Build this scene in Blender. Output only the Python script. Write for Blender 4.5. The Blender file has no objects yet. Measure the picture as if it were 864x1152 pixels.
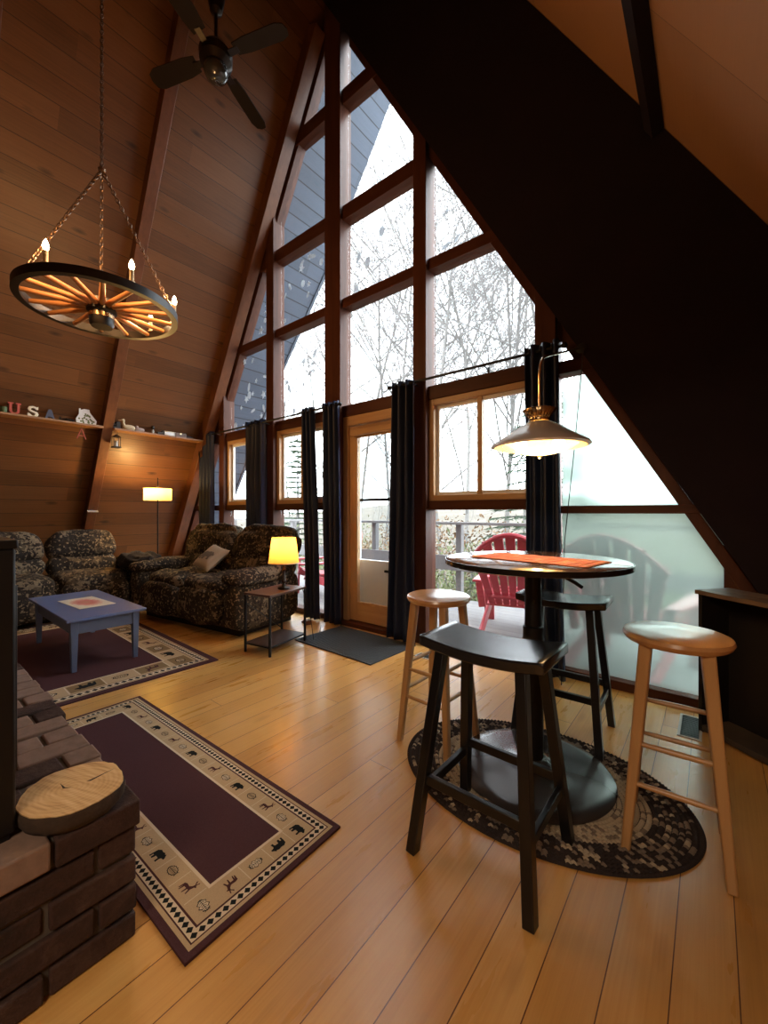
import bpy, math, random
from mathutils import Vector, Matrix, noise, Euler
random.seed(11)
rad = math.radians
S = bpy.context.scene
COL = S.collection

# ---------------------------------------------------------------- camera, sky, exposure
YAW = math.atan(368/455)
cam_d = bpy.data.cameras.new('camera'); cam = bpy.data.objects.new('camera', cam_d); COL.objects.link(cam)
cam_d.sensor_fit = 'VERTICAL'; cam_d.sensor_height = 36; cam_d.sensor_width = 27
cam_d.lens = 36*455/1152; cam_d.clip_start = .02; cam_d.clip_end = 500
cam.location = (0, 0, 1.2); cam.rotation_euler = (rad(90), 0, YAW)
S.camera = cam
W = bpy.data.worlds.new('overcast'); S.world = W; W.use_nodes = True
bg = W.node_tree.nodes['Background']; bg.inputs[0].default_value = (.90, .96, 1.0, 1); bg.inputs[1].default_value = 7.0
S.view_settings.view_transform = 'Standard'; S.view_settings.look = 'None'
S.view_settings.gamma = 1; S.view_settings.exposure = 0.8; S.view_settings.use_curve_mapping = False
def lamp(name, loc, power, color, size=.03, parent=None, kind='POINT', rot=None, sy=None):
    d = bpy.data.lights.new(name, kind); d.energy = power; d.color = color
    if kind == 'AREA':
        d.size = size; d.shape = 'RECTANGLE'; d.size_y = sy or size
    else: d.shadow_soft_size = size
    o = bpy.data.objects.new(name, d); COL.objects.link(o); o.location = loc
    if rot: o.rotation_euler = rot
    if parent: o.parent = parent
    return o
# unseen warm fill added behind the camera to brighten the foreground floor
lamp('added_fill_light', (.1, -1.3, 2.3), 26, (1, .80, .58), .8, kind='AREA', sy=.8)

# ---------------------------------------------------------------- geometry helpers
def smooth_mesh(me, ang=38):
    me.polygons.foreach_set('use_smooth', [True]*len(me.polygons))
    try: me.set_sharp_from_angle(angle=rad(ang))
    except Exception: pass
def RZ(a): return Matrix.Rotation(rad(a), 4, 'Z')
class MB:
    def __init__(s): s.v = []; s.f = []; s.m = []
    def add(s, vs, fs, mi=0, M=None):
        o = len(s.v)
        s.v += [tuple(M @ Vector(p)) for p in vs] if M is not None else [tuple(p) for p in vs]
        s.f += [tuple(i+o for i in f) for f in fs]
        s.m += [mi]*len(fs); return s
    def box(s, c, d, mi=0, M=None):
        x, y, z = c; a, b, e = d[0]/2, d[1]/2, d[2]/2
        vs = [(x+i*a, y+j*b, z+k*e) for k in (-1, 1) for j in (-1, 1) for i in (-1, 1)]
        return s.add(vs, [(0,2,3,1), (4,5,7,6), (0,1,5,4), (2,6,7,3), (0,4,6,2), (1,3,7,5)], mi, M)
    def span(s, a, b, mi=0):
        return s.box([(p+q)/2 for p, q in zip(a, b)], [abs(q-p) for p, q in zip(a, b)], mi)
    def beam(s, p0, p1, w, d, mi=0, up=(0, 0, 1), w1=None, d1=None):
        p0 = Vector(p0); p1 = Vector(p1); t = (p1-p0).normalized(); u = Vector(up)
        sx = t.cross(u)
        if sx.length < 1e-4: sx = Vector((1, 0, 0))
        sx.normalize(); sy = sx.cross(t).normalized()
        w1 = w if w1 is None else w1; d1 = d if d1 is None else d1
        vs = []
        for p, ww, dd in ((p0, w, d), (p1, w1, d1)):
            for i, j in ((-1,-1), (1,-1), (1,1), (-1,1)): vs.append(p+sx*i*ww/2+sy*j*dd/2)
        return s.add(vs, [(3,2,1,0), (4,5,6,7), (0,1,5,4), (1,2,6,5), (2,3,7,6), (3,0,4,7)], mi)
    def tube(s, pts, r, n=8, mi=0, cap=True, closed=False):
        pts = [Vector(p) for p in pts]; k = len(pts)
        rs = r if isinstance(r, (list, tuple)) else [r]*k
        prev = None; vs = []
        for i, p in enumerate(pts):
            if closed: t = pts[(i+1) % k]-pts[i-1]
            else: t = pts[min(i+1, k-1)]-pts[max(i-1, 0)]
            t.normalize()
            if prev is None:
                a = t.cross(Vector((0, 0, 1)))
                if a.length < .05: a = t.cross(Vector((1, 0, 0)))
            else: a = prev-t*prev.dot(t)
            a.normalize(); prev = a; b = t.cross(a)
            for j in range(n):
                th = 2*math.pi*j/n; vs.append(p+(a*math.cos(th)+b*math.sin(th))*rs[i])
        fs = [(i*n+j, i*n+(j+1) % n, ((i+1) % k)*n+(j+1) % n, ((i+1) % k)*n+j) for i in range(k if closed else k-1) for j in range(n)]
        if cap and not closed: fs += [tuple(range(n))[::-1], tuple((k-1)*n+j for j in range(n))]
        return s.add(vs, fs, mi)
    def lathe(s, prof, n=32, mi=0, c=(0, 0, 0), M=None, sx=1, sy=1, cap=True):
        vs = []
        for r, z in prof:
            for j in range(n):
                th = 2*math.pi*j/n; vs.append((c[0]+sx*r*math.cos(th), c[1]+sy*r*math.sin(th), c[2]+z))
        k = len(prof)
        fs = [(i*n+j, i*n+(j+1) % n, (i+1)*n+(j+1) % n, (i+1)*n+j) for i in range(k-1) for j in range(n)]
        if cap: fs += [tuple(range(n))[::-1], tuple((k-1)*n+j for j in range(n))]
        return s.add(vs, fs, mi, M)
    def prism(s, poly, a, b, axis='y', mi=0, M=None):
        def P(p, h):
            return (p[0], h, p[1]) if axis == 'y' else ((p[0], p[1], h) if axis == 'z' else (h, p[0], p[1]))
        n = len(poly)
        vs = [P(p, a) for p in poly]+[P(p, b) for p in poly]
        fs = [tuple(range(n)), tuple(range(n, 2*n))[::-1]]+[(i, i+n, (i+1) % n+n, (i+1) % n) for i in range(n)]
        return s.add(vs, fs, mi, M)
    def puff(s, c, d, p=4, n=14, amp=.0, fr=6, mi=0, M=None, tuft=None, seed=0):
        """rounded pillow-like box: superquadric with soft lumps"""
        idx = {}; vs = []; fs = []
        def vert(i, j, k):
            if (i, j, k) in idx: return idx[(i, j, k)]
            q = Vector((2*i/n-1, 2*j/n-1, 2*k/n-1))
            q = Vector([math.sin(x*math.pi/2*.96)/math.sin(math.pi/2*.96) for x in q])
            l = (abs(q.x)**p+abs(q.y)**p+abs(q.z)**p)**(1/p)
            q = q/l
            w = Vector((q.x*d[0]/2, q.y*d[1]/2, q.z*d[2]/2))
            nn = Vector((q.x/d[0], q.y/d[1], q.z/d[2])).normalized()
            h = amp*noise.noise((w+Vector(c))*fr+Vector((seed*3.1, seed, 0)))
            if tuft: h += tuft(w)
            w = w+nn*h
            vs.append((w.x+c[0], w.y+c[1], w.z+c[2])); idx[(i, j, k)] = len(vs)-1; return len(vs)-1
        R = range(n)
        for a in R:
            for b in R:
                for k, fl in ((0, 0), (n, 1)):
                    for ax in range(3):
                        q = [(a, b), (a+1, b), (a+1, b+1), (a, b+1)]
                        if ax == 0: t = [vert(k, *x) for x in q]
                        elif ax == 1: t = [vert(x[1], k, x[0]) for x in q]
                        else: t = [vert(x[0], x[1], k) for x in q]
                        fs.append(tuple(t if fl else t[::-1]))
        return s.add(vs, fs, mi, M)
    def build(s, name, mats, parent=None, bevel=0, ang=38, loc=None, rot=None, seg=2):
        me = bpy.data.meshes.new(name); me.from_pydata(s.v, [], s.f)
        if not isinstance(mats, (list, tuple)): mats = [mats]
        for m in mats: me.materials.append(m)
        me.polygons.foreach_set('material_index', s.m); smooth_mesh(me, ang); me.update()
        o = bpy.data.objects.new(name, me); COL.objects.link(o)
        if parent: o.parent = parent
        if loc: o.location = loc
        if rot: o.rotation_euler = rot
        if bevel:
            b = o.modifiers.new('bevel', 'BEVEL'); b.width = bevel; b.segments = seg; b.limit_method = 'ANGLE'; b.angle_limit = rad(40)
        return o
def tag(o, label, cat, group=None, kind=None):
    o['label'] = label; o['category'] = cat
    if group: o['group'] = group
    if kind: o['kind'] = kind
    return o
def thing(name, label, cat, loc=(0, 0, 0), rz=0, group=None):
    o = bpy.data.objects.new(name, None); COL.objects.link(o); o.empty_display_size = .1
    o.location = loc; o.rotation_euler = (0, 0, rad(rz)); return tag(o, label, cat, group)
def struct(o): o['kind'] = 'structure'; return o
def sroot(name, loc=(0, 0, 0)):
    o = bpy.data.objects.new(name, None); COL.objects.link(o); o.location = loc; return struct(o)
def dup(root, loc, rz=None, label=None, scale=None):
    def cp(o, par):
        c = o.copy(); COL.objects.link(c); c.parent = par
        for ch in kids.get(o.name, []): cp(ch, c)
        return c
    kids = {}
    for o in COL.objects:
        if o.parent: kids.setdefault(o.parent.name, []).append(o)
    c = cp(root, None); c.location = loc
    if rz is not None: c.rotation_euler = (0, 0, rad(rz))
    if scale: c.scale = (scale,)*3
    if label: c['label'] = label
    return c

# ---------------------------------------------------------------- materials
class NT:
    def __init__(s, name):
        s.mat = bpy.data.materials.new(name); s.mat.use_nodes = True; s.t = s.mat.node_tree
        s.b = s.t.nodes['Principled BSDF']; s.out = s.t.nodes['Material Output']
    def n(s, typ, **kw):
        x = s.t.nodes.new(typ)
        for k, v in kw.items(): setattr(x, k, v)
        return x
    def l(s, a, b): s.t.links.new(a, b)
    def put(s, inp, v):
        if hasattr(v, 'links'): s.l(v, inp)
        else: inp.default_value = v
    def m(s, op, a, b=0.0, c=0.0, clamp=False):
        x = s.n('ShaderNodeMath', operation=op, use_clamp=clamp)
        s.put(x.inputs[0], a); s.put(x.inputs[1], b)
        if len(x.inputs) > 2: s.put(x.inputs[2], c)
        return x.outputs[0]
    def ramp(s, v, stops, interp='LINEAR'):
        x = s.n('ShaderNodeValToRGB'); r = x.color_ramp; r.interpolation = interp
        while len(r.elements) < len(stops): r.elements.new(.5)
        for e, (p, c) in zip(r.elements, stops): e.position = p; e.color = (*c, 1)
        s.put(x.inputs[0], v); return x.outputs[0]
    def mix(s, f, a, b, mode='MIX'):
        x = s.n('ShaderNodeMix', data_type='RGBA', blend_type=mode)
        s.put(x.inputs[0], f)
        s.put(x.inputs[6], a if hasattr(a, 'links') else (*a, 1)); s.put(x.inputs[7], b if hasattr(b, 'links') else (*b, 1))
        return x.outputs[2]
    def obj(s): return s.n('ShaderNodeTexCoord').outputs['Object']
    def xyz(s, v):
        x = s.n('ShaderNodeSeparateXYZ'); s.l(v, x.inputs[0]); return x.outputs
    def vec(s, x, y, z):
        c = s.n('ShaderNodeCombineXYZ'); s.put(c.inputs[0], x); s.put(c.inputs[1], y); s.put(c.inputs[2], z); return c.outputs[0]
    def noise(s, v, scale, det=4, rough=.55):
        x = s.n('ShaderNodeTexNoise'); s.l(v, x.inputs['Vector']); x.inputs['Scale'].default_value = scale
        x.inputs['Detail'].default_value = det; x.inputs['Roughness'].default_value = rough; return x.outputs[0]
    def bump(s, h, st=.3, d=.01):
        x = s.n('ShaderNodeBump'); x.inputs['Strength'].default_value = st; x.inputs['Distance'].default_value = d
        s.l(h, x.inputs['Height']); s.l(x.outputs[0], s.b.inputs['Normal'])
def plain(name, c, rough=.5, metal=0, spec=.5, em=None, es=0, var=0, vs=8, bump=0):
    t = NT(name); b = t.b
    b.inputs['Base Color'].default_value = (*c, 1); b.inputs['Roughness'].default_value = rough
    b.inputs['Metallic'].default_value = metal; b.inputs['Specular IOR Level'].default_value = spec
    if em: b.inputs['Emission Color'].default_value = (*em, 1); b.inputs['Emission Strength'].default_value = es
    if var:
        nz = t.noise(t.obj(), vs)
        col = t.mix(nz, [x*(1-var) for x in c], [min(1, x*(1+var)) for x in c]); t.l(col, b.inputs['Base Color'])
        if bump: t.bump(nz, bump, .005)
    return t.mat
def wood(name, c0, c1, axis=2, rough=.45, fine=1.0, spec=.5, coat=0):
    """grain running along one object axis"""
    t = NT(name); x, y, z = t.xyz(t.obj())
    s = [22*fine]*3; s[axis] = 1.6*fine
    v = t.vec(t.m('MULTIPLY', x, s[0]), t.m('MULTIPLY', y, s[1]), t.m('MULTIPLY', z, s[2]))
    g = t.noise(v, 1.0, 6, .6); g2 = t.noise(v, .22, 3)
    f = t.m('ADD', t.m('MULTIPLY', g, .6), t.m('MULTIPLY', g2, .5))
    t.l(t.ramp(f, [(.32, c0), (.75, c1)]), t.b.inputs['Base Color'])
    t.b.inputs['Roughness'].default_value = rough; t.b.inputs['Specular IOR Level'].default_value = spec
    t.b.inputs['Coat Weight'].default_value = coat; t.b.inputs['Coat Roughness'].default_value = .15
    t.bump(g, .12, .003); return t.mat
def planks(name, across, along, w, L, off, cols, groove, rough, gw=.02, knots=.6, gdark=.25, coat=0, joint=True, spec=.5, grain=1):
    t = NT(name); p = t.xyz(t.obj()); a = t.m('DIVIDE', t.m('SUBTRACT', p[across], off), w); l = p[along]
    idx = t.m('FLOOR', a); fr = t.m('SUBTRACT', a, idx)
    wn = t.n('ShaderNodeTexWhiteNoise', noise_dimensions='1D'); t.l(t.m('ADD', idx, 31.7), wn.inputs['W'])
    ll = t.m('DIVIDE', t.m('ADD', l, t.m('MULTIPLY', wn.outputs[0], L)), L)
    li = t.m('FLOOR', ll); lf = t.m('SUBTRACT', ll, li)
    wn2 = t.n('ShaderNodeTexWhiteNoise', noise_dimensions='2D'); t.l(t.vec(t.m('ADD', idx, .5), t.m('ADD', li, .5), 0), wn2.inputs['Vector'])
    rnd = wn2.outputs[0]
    gv = t.vec(t.m('MULTIPLY', l, 1.1), t.m('MULTIPLY', a, 9*w/.13), t.m('MULTIPLY', rnd, 60))
    g = t.noise(gv, 1.6, 7, .62); 
    warp = t.noise(t.vec(t.m('MULTIPLY', l, 1.5), t.m('MULTIPLY', a, 1.2), t.m('MULTIPLY', rnd, 33)), 2.0, 3)
    f = t.m('ADD', t.m('ADD', t.m('MULTIPLY', g, .55*grain), t.m('MULTIPLY', warp, .25)), t.m('MULTIPLY', rnd, .32))
    col = t.ramp(f, [(.25, cols[0]), (.5, cols[1]), (.8, cols[2])])
    if knots:
        vo = t.n('ShaderNodeTexVoronoi'); t.l(t.vec(t.m('MULTIPLY', l, 2.2), t.m('MULTIPLY', a, w*6.5), t.m('MULTIPLY', idx, 3.3)), vo.inputs['Vector']); vo.inputs['Scale'].default_value = 1
        kf = t.m('SUBTRACT', 1, t.m('DIVIDE', t.m('ADD', vo.outputs['Distance'], t.m('MULTIPLY', t.m('SUBTRACT', g, .5), .12)), .16), clamp=True)
        col = t.mix(t.m('MULTIPLY', t.m('POWER', kf, .7), knots), col, [x*.28 for x in cols[0]])
    e = t.m('MINIMUM', fr, t.m('SUBTRACT', 1, fr)); gm = t.m('LESS_THAN', e, gw/2)
    if joint:
        e2 = t.m('MINIMUM', lf, t.m('SUBTRACT', 1, lf)); gm = t.m('MAXIMUM', gm, t.m('LESS_THAN', e2, .0012/L*1.2))
    col = t.mix(gm, col, groove)
    t.l(col, t.b.inputs['Base Color']); t.b.inputs['Specular IOR Level'].default_value = spec
    rr = t.m('ADD', rough, t.m('MULTIPLY', t.m('SUBTRACT', warp, .5), .18)); t.l(rr, t.b.inputs['Roughness'])
    h = t.m('SUBTRACT', t.m('MULTIPLY', g, .15), gm); t.bump(h, .35, .004)
    t.b.inputs['Coat Weight'].default_value = coat; t.b.inputs['Coat Roughness'].default_value = .2
    return t.mat

M = {}
M['roof'] = planks('pine_roof_boards', 2, 1, .165, 3.4, .03, [(.075,.028,.008), (.135,.053,.016), (.185,.077,.026)], (.04,.014,.005), .42, gw=.032, knots=.9, joint=False)
M['floor'] = planks('honey_pine_floor', 0, 1, .134, 2.6, .055, [(.47,.22,.055), (.60,.305,.08), (.72,.41,.13)], (.12,.04,.012), .30, gw=.022, knots=.25, coat=.35, grain=.8)
M['deck'] = planks('weathered_deck_boards', 1, 0, .14, 3, .0, [(.11,.10,.10), (.16,.15,.15), (.21,.195,.19)], (.04,.035,.03), .8, gw=.05, knots=.3)
M['overhang'] = planks('dark_overhang_boards', 2, 1, .165, 3, .03, [(.04,.05,.07), (.055,.068,.095), (.07,.086,.12)], (.008,.01,.013), .7, gw=.07, knots=0)
M['rroof'] = planks('brown_roof_panel', 2, 1, 1.2, 3, .1, [(.26,.12,.045), (.30,.14,.055), (.34,.165,.07)], (.1,.05,.02), .8, gw=.004, knots=0, grain=.5)
M['trim'] = wood('redwood_trim', (.042,.013,.007), (.10,.034,.017), 2, .5, spec=.2)
M['trimx'] = wood('redwood_trim_horizontal', (.042,.013,.007), (.10,.034,.017), 0, .5, spec=.2)
M['rafter'] = wood('rafter_wood', (.085,.028,.011), (.17,.062,.024), 2, .4)
M['oakframe'] = wood('light_oak_frame', (.42,.24,.11), (.58,.36,.18), 2, .4)
M['oakframex'] = wood('light_oak_frame_horizontal', (.42,.24,.11), (.58,.36,.18), 0, .4)
M['oak'] = wood('oak_stool_wood', (.42,.21,.075), (.62,.36,.15), 2, .32, coat=.3)
M['oakseat'] = wood('oak_stool_seat', (.50,.24,.085), (.68,.38,.16), 1, .28, coat=.4, fine=.8)
M['black_wood'] = wood('black_brushed_wood', (.004,.004,.005), (.020,.020,.022), 0, .22, fine=1.6, spec=.8)
M['blackleg'] = wood('black_leg_wood', (.003,.003,.0035), (.009,.009,.010), 2, .35)
M['darkwall'] = plain('shaded_dark_wall', (.013,.008,.012), .85, var=.3, vs=3, spec=.15)  # very dark brown, deepened to carry the end wall's backlit shade
M['cupboard'] = plain('cupboard_black', (.012,.009,.008), .75, var=.4, vs=6, spec=.2)
M['white'] = plain('white_paint', (.8,.8,.78), .4)
M['black'] = plain('black_metal', (.006,.006,.007), .45, spec=.35)
M['blackgloss'] = plain('black_gloss', (.012,.011,.011), .22)
M['bronze'] = plain('dark_bronze', (.03,.022,.018), .3, .8)
M['brass'] = plain('aged_brass', (.55,.40,.22), .25, 1)
M['chain'] = plain('chain_metal', (.16,.10,.065), .35, .9)
M['rim'] = plain('wheel_rim_black', (.02,.016,.014), .4, var=.4, vs=20)
M['spoke'] = wood('spoke_wood', (.42,.17,.06), (.62,.30,.12), 0, .4)
M['navy'] = plain('navy_curtain', (.008,.016,.05), .45, spec=.4)
M['navy'].node_tree.nodes['Principled BSDF'].inputs['Sheen Weight'].default_value = 0
M['blue'] = plain('slate_blue_paint', (.115,.15,.29), .4, var=.06)
M['bluegrey'] = plain('grey_blue_leg_paint', (.10,.125,.20), .45)
M['cream'] = plain('candle_sleeve', (.75,.62,.42), .5)
M['red'] = plain('red_plastic', (.34,.032,.045), .38, var=.15)
M['rug_maroon'] = plain('maroon_pile', (.075,.033,.037), .95, var=.25, vs=260, bump=.4, spec=.1)
M['rug_tan'] = plain('tan_pile', (.50,.36,.21), .95, var=.18, vs=260, bump=.4, spec=.1)
M['rug_light'] = plain('cream_pile', (.66,.54,.38), .95, var=.1, vs=260, spec=.1)
M['rug_olive'] = plain('olive_tan_pile', (.24,.16,.08), .95, var=.2, vs=260, spec=.1)
M['rug_black'] = plain('black_pile', (.014,.016,.016), .95, spec=.1)
M['rug_brown'] = plain('brown_pile', (.075,.03,.03), .95, spec=.1)
M['braid_dark'] = plain('dark_braid', (.04,.03,.028), .95, var=.3, vs=90, spec=.1)
M['braid_mid'] = plain('taupe_braid', (.20,.155,.12), .95, var=.3, vs=90, spec=.1)
M['braid_light'] = plain('beige_braid', (.42,.34,.24), .95, var=.2, vs=90, spec=.1)
M['pillow'] = plain('linen_pillow', (.40,.33,.25), .9, var=.1, vs=90)
M['pillow_dark'] = plain('pillow_print', (.15,.13,.11), .9)
M['log'] = None
def mat_glass():
    t = NT('window_glass'); tr = t.n('ShaderNodeBsdfTransparent'); gl = t.n('ShaderNodeBsdfGlossy'); gl.inputs['Roughness'].default_value = .02
    mx = t.n('ShaderNodeMixShader'); g = t.n('ShaderNodeNewGeometry'); dp = t.n('ShaderNodeVectorMath', operation='DOT_PRODUCT'); t.l(g.outputs['Incoming'], dp.inputs[0]); t.l(g.outputs['Normal'], dp.inputs[1])
    fz = t.m('ADD', .035, t.m('MULTIPLY', .9, t.m('POWER', t.m('SUBTRACT', 1, t.m('ABSOLUTE', dp.outputs['Value'])), 5)))
    tr.inputs[0].default_value = (.93, .95, .96, 1)
    t.l(fz, mx.inputs[0]); t.l(tr.outputs[0], mx.inputs[1]); t.l(gl.outputs[0], mx.inputs[2]); t.l(mx.outputs[0], t.out.inputs[0]); return t.mat
M['glass'] = mat_glass()
def mat_frost():
    t = NT('fogged_glass'); r = t.n('ShaderNodeBsdfRefraction'); r.inputs['IOR'].default_value = 1.12; r.inputs['Roughness'].default_value = .33
    r.inputs[0].default_value = (.50, .565, .535, 1)
    d = t.n('ShaderNodeBsdfTranslucent'); d.inputs[0].default_value = (.60, .68, .64, 1)
    mx = t.n('ShaderNodeMixShader'); mx.inputs[0].default_value = .13
    t.l(r.outputs[0], mx.inputs[1]); t.l(d.outputs[0], mx.inputs[2]); t.l(mx.outputs[0], t.out.inputs[0]); return t.mat
M['frost'] = mat_frost()
def emit(name, c, s):
    t = NT(name); e = t.n('ShaderNodeEmission'); e.inputs[0].default_value = (*c, 1); e.inputs[1].default_value = s
    t.l(e.outputs[0], t.out.inputs[0]); return t.mat
M['bulb'] = emit('bulb_glow', (1, .78, .42), 25)
def mat_camo():
    t = NT('lodge_camo_fabric'); v = t.obj()
    vo = t.n('ShaderNodeTexVoronoi', distance='CHEBYCHEV'); t.l(v, vo.inputs['Vector']); vo.inputs['Scale'].default_value = 7
    sp = t.n('ShaderNodeSeparateColor'); t.l(vo.outputs['Color'], sp.inputs[0])
    patch = t.ramp(sp.outputs[0], [(0, (.018,.013,.010)), (.3, (.045,.033,.022)), (.5, (.085,.062,.038)), (.66, (.03,.024,.018)), (.84, (.17,.13,.085))], 'CONSTANT')
    nz = t.noise(v, 22, 3, .6); nz2 = t.noise(v, 38, 3, .55)
    c = t.mix(t.ramp(nz, [(.50, (0,0,0)), (.54, (1,1,1))]), patch, (.022,.016,.013))
    c = t.mix(t.ramp(nz2, [(.565, (0,0,0)), (.61, (1,1,1))]), c, (.22,.165,.10))
    t.l(c, t.b.inputs['Base Color']); t.b.inputs['Roughness'].default_value = .85
    t.b.inputs['Specular IOR Level'].default_value = .25
    t.bump(t.noise(v, 14, 4), .5, .02); return t.mat
M['camo'] = mat_camo()
def mat_brick():
    t = NT('old_red_brick'); v = t.obj(); nz = t.noise(v, 5, 5, .6); nf = t.noise(v, 45, 5, .7)
    f = t.m('ADD', t.m('MULTIPLY', nz, .7), t.m('MULTIPLY', nf, .35))
    t.l(t.ramp(f, [(.35, (.018,.008,.006)), (.5, (.042,.018,.013)), (.7, (.09,.05,.038))]), t.b.inputs['Base Color'])
    t.b.inputs['Roughness'].default_value = .85; t.bump(nf, .7, .01); return t.mat
M['brick'] = mat_brick()
M['brick_pale'] = plain('pale_worn_brick', (.23,.15,.115), .9, var=.35, vs=30, bump=.5)
M['mortar'] = plain('mortar', (.10,.085,.07), .95, var=.3, vs=50)
def mat_log():
    t = NT('sawn_log_face'); p = t.obj(); x, y, z = t.xyz(p)
    nz = t.noise(p, 9, 3); r = t.m('SQRT', t.m('ADD', t.m('POWER', x, 2), t.m('POWER', y, 2)))
    w = t.m('SINE', t.m('MULTIPLY', t.m('ADD', r, t.m('MULTIPLY', nz, .02)), 520))
    f = t.m('ADD', t.m('MULTIPLY', w, .05), t.noise(t.vec(t.m('MULTIPLY', x, 3), t.m('MULTIPLY', y, 30), z), 3, 4))
    t.l(t.ramp(f, [(.2, (.36,.20,.08)), (.45, (.60,.37,.16)), (.75, (.74,.52,.27))]), t.b.inputs['Base Color'])
    t.b.inputs['Roughness'].default_value = .8; return t.mat
def mat_shade(name, c, tr=.6, em=0):
    t = NT(name); d = t.n('ShaderNodeBsdfDiffuse'); d.inputs[0].default_value = (*c, 1)
    x = t.n('ShaderNodeBsdfTranslucent'); x.inputs[0].default_value = (*c, 1)
    mx = t.n('ShaderNodeMixShader'); mx.inputs[0].default_value = tr
    t.l(d.outputs[0], mx.inputs[1]); t.l(x.outputs[0], mx.inputs[2]); t.l(mx.outputs[0], t.out.inputs[0]); return t.mat
M['shade'] = mat_shade('lamp_shade_fabric', (.80, .47, .15))
M['shade2'] = mat_shade('drum_shade_fabric', (.66, .55, .22))
M['dish'] = mat_shade('pendant_glass_dish', (.95, .80, .52), .6)
def mat_clear_dish():
    t = NT('etched_glass_dish'); a = t.n('ShaderNodeBsdfTransparent'); a.inputs[0].default_value = (1, .95, .85, 1); d = t.n('ShaderNodeBsdfTranslucent'); d.inputs[0].default_value = (.95, .8, .5, 1)
    mx = t.n('ShaderNodeMixShader'); mx.inputs[0].default_value = .45; t.l(a.outputs[0], mx.inputs[1]); t.l(d.outputs[0], mx.inputs[2]); t.l(mx.outputs[0], t.out.inputs[0]); return t.mat
M['clear_dish'] = mat_clear_dish()
M['log'] = mat_log(); M['bark'] = plain('log_bark', (.045,.028,.018), .95, var=.5, vs=40, bump=.8)
M['tree'] = plain('grey_bark', (.15,.14,.13), .9, var=.3, vs=6)
M['twig'] = plain('twig_bark', (.14,.13,.125), .9)
M['needle'] = plain('spruce_needles', (.05,.085,.045), .8, var=.4, vs=4)
M['leafy'] = plain('shrub_leaves', (.085,.10,.035), .8, var=.5, vs=5)
M['dryleaf'] = plain('autumn_brush_leaves', (.13,.07,.03), .85, var=.5, vs=5)
M['ground'] = plain('leaf_litter_ground', (.050,.038,.023), .95, var=.5, vs=.8)
M['decal'] = mat_shade('white_window_sticker', (.55,.57,.6), .7)

# ================================================================= THE SHELL
SL = 1.732; CX = -3.245; TOP = 7.0; TG = 6.70
def Lx(z): return CX-(TOP-z)/SL          # left roof at height z
def Lz(x): return TOP+SL*(x-CX)
def Rz(x): return 1.28-1.722*(x+.10)     # edge of the dark wall (at Y=3)
def Gz(x): return 1.29-1.732*(x+.11)     # glazing edge at Y=3.15
def Bz(x): return 3.165-SL*x             # right roof plane
AX = (3.165-TOP+SL*CX)/(2*SL); AZ = 3.165-SL*AX
YB = -3.6; YF = 3.15

b = MB(); b.span((Lx(0)-.1, YB, -.12), (1.95, 3.26, 0)); struct(b.build('floor', M['floor']))
b = MB(); n = Vector((-SL, 0, 1)).normalized()
p = [Vector((Lx(0), YB, 0)), Vector((Lx(0), 3.26, 0)), Vector((AX, 3.26, AZ)), Vector((AX, YB, AZ))]
b.add(p+[q+n*.12 for q in p], [(0,1,2,3), (7,6,5,4), (0,4,5,1), (2,6,7,3), (1,5,6,2), (3,7,4,0)]); struct(b.build('ceiling', M['roof'])); 
b = MB(); n = Vector((SL, 0, 1)).normalized(); xr = 3.165/SL
p = [Vector((xr, YB, 0)), Vector((xr, 3.26, 0)), Vector((AX, 3.26, AZ)), Vector((AX, YB, AZ))]
b.add([q for q in p]+[q+n*.12 for q in p], [(3,2,1,0), (4,5,6,7), (1,5,4,0), (3,7,6,2), (2,6,5,1), (0,4,7,3)]); struct(b.build('wall_right', M['rroof']))
b = MB(); b.prism([(Lx(0), 0), (xr, 0), (AX, AZ)], YB-.1, YB, 'y'); struct(b.build('wall_back', M['roof']))
# end wall beside the glazing, its backlit shade put into the near-black colour
xe = .10+1.28/1.722-.2
b = MB(); x0 = -.10+1.28/1.722
ztop = 7.3; xt = -.10-(ztop-1.28)/1.722
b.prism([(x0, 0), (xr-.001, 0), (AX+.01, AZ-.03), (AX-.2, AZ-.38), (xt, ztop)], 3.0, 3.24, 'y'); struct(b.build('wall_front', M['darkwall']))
# purlin on the right roof
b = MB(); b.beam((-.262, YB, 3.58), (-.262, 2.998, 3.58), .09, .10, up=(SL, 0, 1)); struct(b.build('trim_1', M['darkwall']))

# ---------- glazing frame
cuts = 'posts'
def ptop(x, off=.0):                      # top of the frame at x
    return min(Lz(x), Gz(x)+.04)-off
posts = [(-5.58, -5.45), (-4.42, -4.27), (-3.33, -3.09), (-2.14, -2.00), (-1.03, -.88)]
k = 2
for a, c in posts:
    poly = [(a, 0), (c, 0), (c, ptop(c, .02)), (a, ptop(a, .02))]
    if a < CX < c: poly = [(a, 0), (c, 0), (c, ptop(c)), (CX, ptop(CX)), (a, ptop(a))]
    b = MB(); b.prism(poly, 3.07, 3.24, 'y'); struct(b.build('trim_%d' % k, M['trim'], bevel=.004)); k += 1
bays = [(-5.45, -4.42), (-4.27, -3.33), (-3.09, -2.14), (-2.00, -1.03)]
def hbar(x0, x1, z0, z1, y0=3.11, y1=3.24, mat='trimx'):
    global k
    # clip by both slopes
    def cl(z):
        return max(x0, Lx(z)+.02), min(x1, -.11-(z-1.29)/1.732+.03)
    a0, c0 = cl(z0); a1, c1 = cl(z1)
    b = MB(); b.prism([(a0, z0), (c0, z0), (c1, z1), (a1, z1)], y0, y1, 'y'); struct(b.build('trim_%d' % k, M[mat], bevel=.003)); k += 1
for x0, x1 in bays: hbar(x0, x1, 2.22, 2.34)
hbar(-6.5, -5.58, 2.22, 2.34)
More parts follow.
